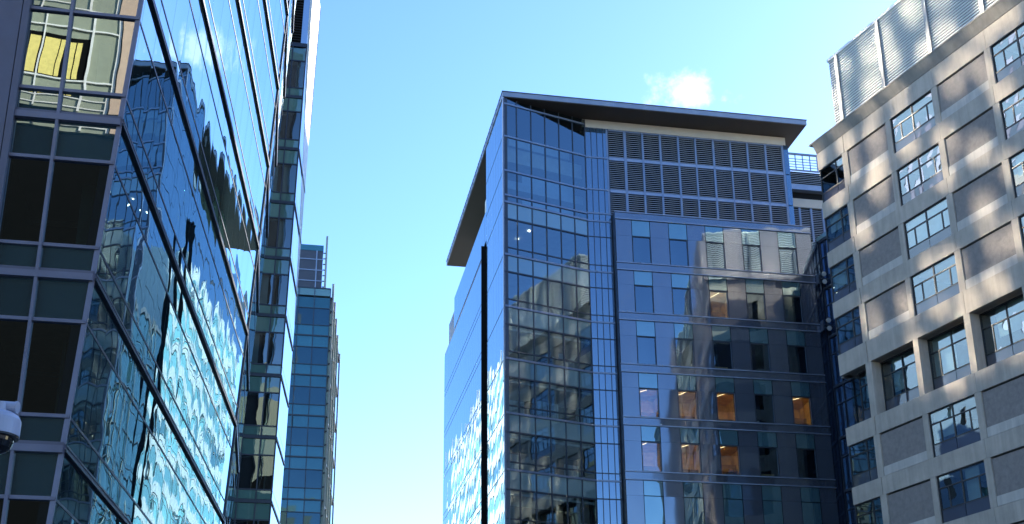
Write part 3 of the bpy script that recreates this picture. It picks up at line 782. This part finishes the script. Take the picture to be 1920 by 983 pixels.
# --- glazed link between the two
LK0 = FB.P(25.0, 0.0, 0)
FK = Frame(LK0, (0.40, -0.916, 0))            # runs from the block's inner corner towards the concrete building's end wall
if FK.n.dot(CD) > 0: FK.n = -FK.n
Lk = thing('glazed_link', 'narrow dark blue glazed link between the slate panel block and the concrete building', 'glass link', FK.P(4, -3, 0))
LKL = 11.0
for z in [44.3 - 3.95 * k for k in range(9)]:
    m = MB()
    for k in range(10):
        a, b = k * LKL / 10, (k + 1) * LKL / 10
        m.pane(FK, a + 0.02, b - 0.02, z - 1.35, z - 0.1).pane(FK, a + 0.02, b - 0.02, z - 3.85, z - 1.45)
    m.build('glazed_band', M['link_glass'], Lk)
    MB().box(FK, 0, LKL, -0.1, 0.12, z - 0.09, z + 0.09).build('floor_rail', M['metal_dark'], Lk)
    MB().box(FK, 0, LKL, -0.1, 0.06, z - 1.44, z - 1.36).build('transom', M['metal_dark'], Lk)
m = MB()
for k in range(11): m.box(FK, k * LKL / 10 - 0.03, k * LKL / 10 + 0.03, -0.1, 0.08, 4, 44.4)
m.build('mullions', M['r_frame'], Lk)
MB().box(FK, 0.0, LKL, -5, -0.12, 0, 44.35).build('core', M['int_dark'], Lk)
MB().box(FK, -0.2, LKL, -5, 0.15, 44.4, 44.75).build('coping', M['c_spandrel'], Lk)

MB().box(FB, 24.34, 25.6, -0.6, -0.14, 4, 44.38).build('return_wall', M['link_glass'], Lk)

MB().box(FK, 9.0, 10.8, -0.6, 0.5, 4, 44.3).build('added_sliver_cover', M['metal_dark'], Lk)  # added block covering a sliver of sun by the end wall

# --- flood lights on brackets where the block meets the link
def flood(zc, label, n):
    base = FB.P(24.36, 0.15, zc)
    o = thing('floodlight_bracket', label, 'floodlights', base, 'floodlight brackets on the building corner')
    F = FB
    b = MB()
    b.box(F, 24.34, 26.2, 0.10, 0.16, zc - 0.03, zc + 0.03).box(F, 24.34, 26.2, 0.5, 0.56, zc - 0.03, zc + 0.03)
    for u in (24.4, 25.2, 26.0): b.box(F, u, u + 0.05, 0.0, 0.6, zc - 0.06, zc - 0.03)
    b.box(F, 24.34, 24.40, 0.0, 0.56, zc - 0.4, zc + 0.4)
    b.build('bracket', M['metal_dark'], o)
    for u, dz in ((24.75, 0.36), (24.75, -0.28), (25.6, 0.2)):
        c = F.P(u, 0.6, zc + dz)
        h = MB(); ax = (F.n * 0.9 - Vector((0, 0, 0.35))).normalized()
        h.tube(c - ax * 0.2, c + ax * 0.1, 0.12, 0.2, 14).tube(F.P(u, 0.45, zc), c - ax * 0.12, 0.025, n=6)
        l = h.build('lamp_head', M['metal_dark'], o)
        g2 = MB(); g2.tube(c + ax * 0.101, c + ax * 0.13, 0.185, 0.17, 14); g2.build('lens', M['blind'], l)
flood(41.0, 'upper bracket of round floodlights on the slate block\'s right corner', 3)
flood(37.2, 'lower bracket of round floodlights on the slate block\'s right corner', 3)

# ================================================================== left leaning tower
YL = R_(10.9936); YLR = R_(5.2317)
LB = Vector((-9.6328, 25.9354, 7.7483)); LUP = (0.05003, 0.00972, 1.0)
FLR = Frame(LB, (-math.sin(YLR), math.cos(YLR), 0), up=LUP, z0=7.7483)
if FLR.n.x < 0: FLR.n = -FLR.n
FLL = Frame(Vector((-9.3001, 26.0, 0)), (math.cos(YL), math.sin(YL), 0))
assert FLL.n.y < 0
T1 = thing('leaning_glass_tower', 'blue mirror glass tower leaning over the street, with a grey front pier', 'building', (-16, 40, 0))
ZB = [1.4 + 4.0 * k for k in range(14)]      # floor bands
def cu(z): return -0.03 + 0.0505 * (z - 13.4) + 0.0
H_TOP = 57.0
# street face: individual panes, nearest first, the rest as one mesh
SP = [0.0, 0.28] + [0.28 + 1.509 * k for k in range(1, 16)]
SP[-1] = 23.5 if abs(SP[-1] - 23.5) < 1.6 else SP[-1]
cells = []
for zb in ZB:
    for z0, z1 in ((zb + 0.13, zb + 0.66), (zb + 0.74, zb + 2.85), (zb + 2.93, zb + 3.87)):
        for a, b in zip(SP, SP[1:]):
            P0 = FLR.P((a + b) / 2, 0, (z0 + z1) / 2)
            d = P0 - Vector((0, 0, 1.6))
            el = math.degrees(math.atan2(d.z, math.hypot(d.x, d.y)))
            az = math.degrees(math.atan2(d.x, d.y))
            size = (b - a) * (z1 - z0) / d.length ** 2 * (1.0 if (12 < el < 35 and -20 < az) else 0.01)
            cells.append((size, a, b, z0, z1))
cells.sort(reverse=True)
for _, a, b, z0, z1 in cells[:100]:
    MB().pane(FLR, a + 0.008, b - 0.008, z0, z1).build('mirror_pane', M['l_right'], T1)
m = MB()
for _, a, b, z0, z1 in cells[100:]: m.pane(FLR, a + 0.008, b - 0.008, z0, z1)
o = m.build('mirror_pane', M['l_right'], T1); o['kind'] = 'stuff'
# second facet beyond the bend
KP = FLR.P(23.5, 0, 7.7483)
FL2 = Frame(KP, (-math.sin(YC), math.cos(YC), 0), up=LUP, z0=7.7483)
if FL2.n.x < 0: FL2.n = -FL2.n
F2L = 7.2
for zb in ZB:
    m = MB()
    for z0, z1 in ((zb + 0.13, zb + 0.66), (zb + 0.74, zb + 2.85), (zb + 2.93, zb + 3.87)):
        for k in range(5): m.pane(FL2, k * F2L / 5 + 0.01, (k + 1) * F2L / 5 - 0.01, z0, z1)
    m.build('end_facet_band', M['l_right'], T1)
    m = MB(); m.box(FLR, 0.0, 23.5, -0.05, 0.075, zb - 0.085, zb - 0.025).box(FLR, 0.0, 23.5, -0.05, 0.045, zb - 0.025, zb + 0.035, 1).box(FLR, 0.0, 23.5, -0.05, 0.06, zb + 0.035, zb + 0.085)
    m.box(FL2, 0.0, F2L, -0.05, 0.06, zb - 0.10, zb + 0.10)
    m.build('floor_fin', [M['metal_dark'], M['lav']], T1)
    m = MB()
    for z in (zb + 0.70, zb + 2.89): m.box(FLR, 0.02, 23.48, -0.05, 0.012, z - 0.03, z + 0.03).box(FL2, 0.02, F2L, -0.05, 0.012, z - 0.03, z + 0.03)
    m.build('street_transom', M['metal_dark'], T1)
m = MB(); m.box(FLR, 0.05, 23.45, -0.3, -0.03, 0, H_TOP).box(FL2, 0, F2L, -0.3, -0.03, 0, H_TOP)
m.build('street_backing', M['metal_dark'], T1)
m = MB(); m.box(FLR, -0.02, 0.05, -0.08, 0.03, 0, H_TOP); m.build('corner_trim', M['lav'], T1)
m = MB(); m.box(FLR, 23.46, 23.54, -0.08, 0.05, 0, H_TOP); m.build('bend_mullion', M['metal_dark'], T1)
# front face
UL = [-2.21, -1.26]
def lpane(a, b, z0, z1, v, mat, name, lean_right):
    q = [FLL.P(a, v, z0), FLL.P(cu(z0) - 0.03 if lean_right else b, v, z0), FLL.P(cu(z1) - 0.03 if lean_right else b, v, z1), FLL.P(a, v, z1)]
    return MB().quad(*q).build(name, mat, T1)
for zb in ZB:
    for a, b, lr in ((-2.19, -1.29, False), (-1.23, 0, True)):
        lpane(a, b, zb + 0.13, zb + 0.66, -0.02, M['l_left_sp'], 'front_sill_pane', lr)
        o = lpane(a, b, zb + 0.74, zb + 2.85, -0.02, M['l_left'], 'front_window_pane', lr)
        lpane(a, b, zb + 2.93, zb + 3.87, -0.02, M['l_left_sp'], 'front_spandrel_pane', lr)
    for z, h, v, mat, nm in ((zb - 0.045, 0.16, 0.10, 'lav', 'front_band'), (zb + 0.08, 0.08, 0.05, 'lav_dark', 'front_band'), (zb + 0.70, 0.08, 0.05, 'lav', 'front_transom'), (zb + 2.89, 0.08, 0.05, 'lav', 'front_transom')):
        m = MB(); e = cu(z)
        m.box(FLL, -2.2, e - 0.02, -0.1, v, z - h / 2, z + h / 2); m.build(nm, M[mat], T1)
for a, b, v in ((-1.295, -1.225, 0.09),):
    MB().box(FLL, a, b, -0.1, v, 0, H_TOP).build('front_mullion', M['lav'], T1)
m = MB().box(FLL, -7.5, -2.37, -0.4, 0.16, 0, H_TOP).box(FLL, -2.35, -2.2, -0.4, 0.16, 0, H_TOP)
m.box(FLL, -2.38, -2.34, -0.4, 0.13, 0, H_TOP, 1)
m.build('front_pier', [M['lav_dark'], M['black']], T1)
# rooms behind the front
for zb in ZB[2:8]:
    m = MB()
    zc = zb + 2.95
    A = [FLL.P(-2.2, -0.2, 0), FLL.P(cu(zb) - 0.25, -0.2, 0), FLL.P(cu(zb) - 1.0, -5, 0), FLL.P(-2.2, -5, 0)]
    m.poly([Vector((p.x, p.y, zc)) for p in A], 1); m.poly([Vector((p.x, p.y, zb + 0.1)) for p in A], 0)
    for k in range(1, 4):
        p, q = A[k], A[(k + 1) % 4]
        m.quad(Vector((p.x, p.y, zb + 0.1)), Vector((q.x, q.y, zb + 0.1)), Vector((q.x, q.y, zc)), Vector((p.x, p.y, zc)), 0)
    cm = MB(); cm.box(FLL, -0.75, -0.45, -1.6, -1.3, zb + 0.1, zc).box(FLL, -2.15, -1.5, -2.6, -1.9, zb + 0.1, zb + 1.25).box(FLL, -2.2, -0.3, -3.0, -2.9, zc - 0.35, zc - 0.25)
    cm.build('room_furnishing', M['z_wall'], T1)
    lit = abs(zb - 9.4) < 0.1
    m.build('room_interior', [M['int_dark'], M['warm'] if lit else M['int_wall']], T1)
    if lit: MB().tube(FLL.P(-2.15, -4.4, zc - 0.06), FLL.P(-2.1, -4.9, zc - 0.06), 0.03, n=6).build('ceiling_light', M['glow'], T1)
# mass and roof behind
m = MB()
lo = [FLL.P(-7.5, -0.5, 0), FLL.P(-1.4, -5.2, 0), FLR.P(22, -1.6, 0), FL2.P(6.6, -1.6, 0), Vector((-24, 56, 0))]
lo = [Vector((p.x, p.y, 0)) for p in lo]
hi = [Vector((p.x + (0 if k in (0, 4) else 2.0), p.y, H_TOP)) for k, p in enumerate(lo)]
for k in range(5):
    j = (k + 1) % 5; m.quad(lo[k], lo[j], hi[j], hi[k])
m.poly(hi); m.build('rear_mass', M['metal_dark'], T1)
MB().quad(FL2.P(F2L, 0, 0), FL2.P(F2L, -6, 0), FL2.P(F2L, -6, H_TOP), FL2.P(F2L, 0, H_TOP)).build('end_wall', M['metal_dark'], T1)

# ================================================================== second tower on the left
BO = Vector((-13.2464, 69.0, 0)); BUP = (0.0175, 0.003, 1.0)
FBf = Frame(BO + Vector((-0.02, 0, 30)), (math.cos(YL), math.sin(YL), 0), up=BUP, z0=30)
FBr = Frame(BO + Vector((-0.02, 0, 30)), (-math.sin(YLR), math.cos(YLR), 0), up=BUP, z0=30)
if FBr.n.x < 0: FBr.n = -FBr.n
T2 = thing('glass_tower', 'slim tower with green banded glass and white curved top behind the leaning tower', 'building', (-16, 73, 0))
BZ = [7.95 + 3.72 * k for k in range(11)]     # bands ... top 45.15
ub = [-5.3, -4.45, -3.6, -2.75, -1.88, -0.86, -0.03]
for zb in BZ:
    for a, b in zip(ub, ub[1:]):
        MB().pane(FBf, a + 0.03, b - 0.03, zb + 0.13, zb + 0.62).build('sill_pane', M['b_spandrel'], T2)
        MB().pane(FBf, a + 0.03, b - 0.03, zb + 0.70, zb + 2.62).build('window_pane', M['b_vision'], T2)
        MB().pane(FBf, a + 0.03, b - 0.03, zb + 2.70, zb + 3.60).build('spandrel_pane', M['b_spandrel'], T2)
    MB().box(FBf, -5.3, 0.0, -0.1, 0.06, zb - 0.1, zb + 0.1).build('floor_band', M['metal_dark'], T2)
    for z in (zb + 0.66, zb + 2.66): MB().box(FBf, -5.3, 0.0, -0.1, 0.03, z - 0.04, z + 0.04).build('transom', M['metal_dark'], T2)
    if zb > 14:
        m = MB()
        m.box(FBf, -5.2, -0.12, -5, -0.25, zb + 2.66, zb + 3.6, 1)
        m.box(FBf, -5.2, -0.12, -5.1, -5, zb - 0.1, zb + 2.66, 0).box(FBf, -0.2, -0.12, -5, -0.2, zb - 0.1, zb + 2.66)
        m.build('room_interior', [M['int_wall'], M['ceil']], T2)
        for q in range(2):
            a = random.choice([-1.85, -1.6, -0.8, -0.5]); MB().box(FBf, a, a + 0.45, -0.30, -0.27, zb + 0.7, zb + 2.6).build('blind', M['blind'], T2) if random.random() < 0.6 else None
for u in ub[:-1]: MB().box(FBf, u - 0.035, u + 0.035, -0.1, 0.05, 0, 49.1).build('mullion', M['metal_dark'], T2)
MB().box(FBf, -0.04, 0.03, -0.1, 0.03, 0, 49.1).build('corner_trim', M['metal_dark'], T2)
MB().box(FBf, -5.3, 0.0, -0.1, 0.06, 48.85, 49.12).build('floor_band', M['metal_dark'], T2)
louver(FBf, -5.3, -0.25, 49.15, 56.0, 0.2, M['brown_metal'], T2, -0.1)
MB().box(FBf, -5.3, -0.25, -2.0, -0.22, 49.1, 56).build('louver_backing', M['black'], T2)
BRL = 5.6
for i, zb in enumerate(BZ[:-1]):
    m = MB()
    for k in range(4):
        a, b = k * BRL / 4, (k + 1) * BRL / 4
        m.pane(FBr, a + 0.01, b - 0.01, zb + 0.1, zb + 0.64).pane(FBr, a + 0.01, b - 0.01, zb + 0.68, zb + 3.62)
    m.build('street_band', M['b_right'], T2)
    MB().box(FBr, 0.02, BRL, -0.1, 0.05, zb - 0.07, zb + 0.07).build('street_fin', M['metal_dark'], T2)
m = MB(); m.box(FBr, 0.03, BRL, -0.4, -0.02, 0, 45.2); m.build('street_backing', M['metal_dark'], T2)
m = MB(); m2 = MB()
cv = lambda z: 0.10 * max(0.0, (z - 41.6) / 14.4) ** 1.6 + 0.012
for k in range(20):
    z0, z1 = 32.0 + k * 1.2, 33.2 + k * 1.2
    w0, w1 = min(5.0, 0.05 + k * 0.3), min(5.0, 0.05 + (k + 1) * 0.3)       # a wedge that widens upwards
    m.hexa([FBr.P(BRL - w0, -0.02, z0), FBr.P(BRL, -0.02, z0), FBr.P(BRL, cv(z0), z0), FBr.P(BRL - w0, cv(z0), z0),
            FBr.P(BRL - w1, -0.02, z1), FBr.P(BRL, -0.02, z1), FBr.P(BRL, cv(z1), z1), FBr.P(BRL - w1, cv(z1), z1)])
    if z0 > 46:
        m2.hexa([FBr.P(BRL, -0.3, z0), FBr.P(BRL + 0.15, -0.3, z0), FBr.P(BRL + 0.15, cv(z0) + 0.03, z0), FBr.P(BRL, cv(z0) + 0.05, z0),
                 FBr.P(BRL, -0.3, z1), FBr.P(BRL + 0.15, -0.3, z1), FBr.P(BRL + 0.15, cv(z1) + 0.03, z1), FBr.P(BRL, cv(z1) + 0.05, z1)])
m.build('curved_cladding', M['white_clad'], T2); m2.build('cladding_edge', M['pent_post'], T2)
MB().box(FBr, 0.02, BRL, -0.4, -0.02, 45.2, 56.0).build('upper_street_wall', M['b_right'], T2)
MB().box(FBr, 0.35, BRL - 0.1, -4.6, -0.5, 0, 55.5).build('core', M['int_dark'], T2)

# ================================================================== third tower on the left
DO = Vector((-16.31, 103.0, 0))
FDf = Frame(DO, (math.cos(YL), math.sin(YL), 0)); 
FDr = Frame(DO + FDf.d * 0.35, (-math.sin(YLR), math.cos(YLR), 0))
if FDr.n.x < 0: FDr.n = -FDr.n
T3 = thing('finned_tower', 'stepped blue glass tower with cream sunshade fins behind the white topped tower', 'building', (-18, 112, 0))
DZ = [5.9 + 3.66 * k for k in range(12)]      # bands: ... 42.5, 46.2
ud = [-6.6, -5.2, -3.8, -2.4, -1.03, 0.35]
for zb in DZ[:-1]:
    for a, b in zip(ud, ud[1:]):
        MB().pane(FDf, a + 0.03, b - 0.03, zb + 0.06, zb + 0.95).build('sill_pane', M['d_glass'], T3)
        MB().pane(FDf, a + 0.03, b - 0.03, zb + 1.02, zb + 2.55).build('window_pane', M['d_vision'], T3)
        MB().pane(FDf, a + 0.03, b - 0.03, zb + 2.62, zb + 3.60).build('spandrel_pane', M['d_glass'], T3)
    for z, h in ((zb, 0.12), (zb + 0.985, 0.07), (zb + 2.585, 0.07)):
        MB().box(FDf, -6.6, 0.35, -0.1, 0.03 + h * 0.3, z - h / 2, z + h / 2).build('transom', M['metal_dark'], T3)
for a, b in zip(ud, ud[1:]): MB().pane(FDf, a + 0.03, b - 0.03, 46.3, 46.95).build('parapet_pane', M['b_spandrel'], T3)
for u in ud: MB().box(FDf, u - 0.035, u + 0.035, -0.1, 0.06, 0, 47.0).build('mullion', M['metal_dark'], T3)
MB().box(FDf, -6.6, 0.35, -0.1, 0.05, 46.96, 47.06).build('coping', M['metal_dark'], T3)
FDu = FDf.off(-0.45, -0.6)
for z0, z1 in ((47.0, 47.9), (48.0, 48.95), (49.05, 50.0), (50.1, 50.9)):
    MB().box(FDu, -6, 0, -5, 0, z0, z1).build('screen_panel', M['d_grey'], T3)
for z in (47.95, 49.0, 50.05): MB().box(FDu, -6, 0.02, -0.2, 0.05, z - 0.04, z + 0.04).build('screen_rail', M['metal_ledge'], T3)
MB().box(FDu, -6, 0.03, -5, 0.04, 50.9, 51.45).build('upper_coping', M['d_glass'], T3)
MB().box(FDu, -0.6, -0.5, 0.0, 0.07, 47.0, 50.9).build('screen_post', M['metal_ledge'], T3)
MB().box(FDu, 0.22, 0.38, -0.6, 0.1, 46.9, 52.4).build('tall_fin', M['fin'], T3)
for k in range(7): MB().box(FDu, 0.03, 0.24, -0.1, 0.0, 47.4 + k * 0.55, 47.47 + k * 0.55).build('fin_bracket', M['metal_dark'], T3)
DRL = 16.4
for zb in DZ[:-1]:
    m = MB()
    for k in range(13):
        a, b = k * DRL / 13, (k + 1) * DRL / 13
        m.pane(FDr, a + 0.02, b - 0.02, zb + 0.06, zb + 0.98).pane(FDr, a + 0.02, b - 0.02, zb + 1.02, zb + 3.6)
    m.build('street_band', M['d_side'], T3)
for k, (s, v, zt) in enumerate(((0.2, 0.30, 47.6), (3.4, 0.30, 47.2), (6.6, 0.30, 46.9), (10.8, 0.26, 46.9), (15.8, 0.26, 46.9))):
    MB().box(FDr, s, s + 0.12, 0.10, v, 4, zt).build('sunshade_fin', M['fin'], T3)
m = MB()
for zb in DZ:
    m.box(FDr, 0.0, DRL, 0.0, 0.2, zb - 0.05, zb + 0.05)
    for q in ((1.2, 2.4) if zb < 45 else ()): m.box(FDr, 0.1, 0.5, 0.0, 0.2, zb + q - 0.04, zb + q + 0.04)
m.build('fin_bracket', M['metal_dark'], T3)
MB().box(FDr, 0.3, DRL, -6, -0.05, 0, 46.9).build('core', M['metal_dark'], T3)

# ================================================================== buildings met only in reflections, and an added reflector tower
def slab_building(name, label, F, L, depth, zt, floor, panes, glass_m, panel_m, gf=0.55, v=0.0):
    T = thing(name, label, 'building', F.P(L / 2, -depth / 2, 0))
    n = int(zt / floor)
    for i in range(n):
        z0 = i * floor
        m = MB()
        for k in range(panes):
            a, b = L * k / panes, L * (k + 1) / panes
            m.pane(F, a + 0.1, b - 0.1, z0 + floor * (1 - gf), z0 + floor - 0.1, 0.0)
        m.build('glazed_band', glass_m, T)
        MB().box(F, 0, L, -0.3, 0.12, z0, z0 + floor * (1 - gf) - 0.05).build('spandrel_band', panel_m, T)
    m = MB()
    for k in range(0, panes + 1): m.box(F, L * k / panes - 0.08, L * k / panes + 0.08, -0.2, 0.18, 0, zt)
    m.build('piers', panel_m, T)
    MB().box(F, 0.05, L - 0.05, -depth, -0.32, 0, zt).build('core', panel_m, T)
    return T
FKb = Frame((-20.7, 124.0, 0), (-math.sin(YC), math.cos(YC), 0))
if FKb.n.x < 0: FKb.n = -FKb.n
slab_building('white_building', 'sunlit white and teal building beyond the finned tower, seen in the mirror glass', FKb, 70, 18, 59.5, 3.8, 9, M['k_glass'], M['k_panel'], 0.55)

# unseen tower added to throw sun patches on the concrete front
YT = R_(14.5)
FT = Frame((-26.0, 66.0, 80), (-math.sin(YT), math.cos(YT), 0), up=(0.07 * math.cos(YT), 0.07 * math.sin(YT), 1), z0=80)
if FT.n.x < 0: FT.n = -FT.n
T5 = thing('added_reflector_tower', 'added unseen mirror tower throwing sun patches from behind the leaning tower', 'building', FT.P(22, -8, 0))
m = MB(); mm = MB()
rt = random.Random(11)
def t_density(z):  # share of mirror panes per row, chosen to place the sun patches
    for lo, hi, d in ((86.5, 97, 0.92), (82, 86.5, 0.72), (79, 82, 0.38), (75.5, 79, 0.10), (71, 75.5, 0.82), (66.5, 71, 0.66)):
        if lo <= z < hi: return d
    return 0.04
for i in range(54):
    z0 = i * 2.0
    for k in range(18):
        a = 0.4 + k * 2.2; b = a + 1.15
        if rt.random() < t_density(z0 + 1):
            mm.box(FT, a + 1.15, a + 2.2, -0.1, 0.02, z0, z0 + 2.0)
            m.pane(FT, a + rt.uniform(0.0, 0.3), b + rt.uniform(-0.15, 0.0), z0 + 0.03, z0 + 1.97, 0.0, rnd=(rt.random(), rt.random(), rt.random()))
        else:
            mm.box(FT, a, a + 2.2, -0.1, 0.02, z0, z0 + 2.0)
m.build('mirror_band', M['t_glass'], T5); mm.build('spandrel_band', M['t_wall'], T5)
MB().box(FT, 0.05, 39.5, -14, -0.12, 0, 108).build('core', M['metal_dark'], T5)

# building across the road behind the camera
FZ = Frame((10, -22, 0), (-1, 0, 0))
if FZ.n.y < 0: FZ.n = -FZ.n
def zx(x): return 10 - x
T6 = thing('curtained_building', 'grey green building with yellow curtained windows and white frames behind the viewer', 'building', (-6, -30, 0))
MB().box(FZ, 0, 32, -14, 0.0, 44.6, 58).build('upper_wall', M['z_wall'], T6)
MB().box(FZ, 0, 32, -14, -0.3, 0, 44.55).build('lower_wall', M['z_dark'], T6)  # black colour stands in for shade over the lower storeys
def zbox(x0, x1, z0, z1, v0, v1, name, mat): return MB().box(FZ, zx(x1), zx(x0), v0, v1, z0, z1).build(name, M[mat], T6)
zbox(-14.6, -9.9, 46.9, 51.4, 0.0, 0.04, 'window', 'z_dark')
for a, b in ((-13.7, -12.75), (-12.35, -11.0), (-10.9, -10.5)): zbox(a, b, 46.95, 50.9, 0.05, 0.1, 'curtain', 'z_yellow')
for a, b in ((-12.6, -12.45), (-9.9, -9.7), (-7.75, -7.5)): zbox(a, b, 44.7, 56, 0.02, 0.22, 'white_mullion', 'z_white')
for z in (46.6, 52.2, 45.2): zbox(-15, -7.5, z, z + 0.16, 0.02, 0.2, 'white_transom', 'z_white')
zbox(-7.4, -5.0, 44.6, 58, 0.02, 0.5, 'stone_pier', 'z_tan')

# ================================================================== dome camera on its pole
DC = Vector((-3.395, 8.0, 0))
S = thing('security_camera', 'white dome security camera on a horizontal pipe arm at the left edge', 'security camera', (-4.6, 8.0, 0))
m = MB(); m.tube((-4.6, 8, 0), (-4.6, 8, 4.7), 0.09, 0.075, 16); m.build('pole', M['cam_white'], S, True)
m = MB(); m.tube((-4.6, 8, 4.39), (-3.30, 8.02, 4.295), 0.037, n=18).tube((-3.302, 8.02, 4.295), (-3.288, 8.02, 4.294), 0.041, n=18); m.build('arm', M['cam_white'], S)
m = MB(); m.tube(DC + Vector((0, 0, 4.25)), DC + Vector((0, 0, 4.32)), 0.045, n=16); m.build('neck', M['cam_white'], S)
m = MB(); m.lathe(DC, [(0.0, 4.265), (0.04, 4.262), (0.09, 4.250), (0.125, 4.228), (0.141, 4.20), (0.143, 4.18), (0.143, 4.09), (0.138, 4.09)], 40); m.build('housing', M['cam_white'], S, True)
m = MB(); m.lathe(DC, [(0.139, 4.092), (0.139, 4.078), (0.120, 4.072), (0.10, 4.072)], 40); m.build('rim', M['cam_dark'], S, True)
m = MB(); m.lathe(DC, [(0.112, 4.075), (0.108, 4.05), (0.095, 4.012), (0.07, 3.982), (0.035, 3.966), (0.001, 3.962)], 40); m.build('dome', M['cam_dome'], S, True)
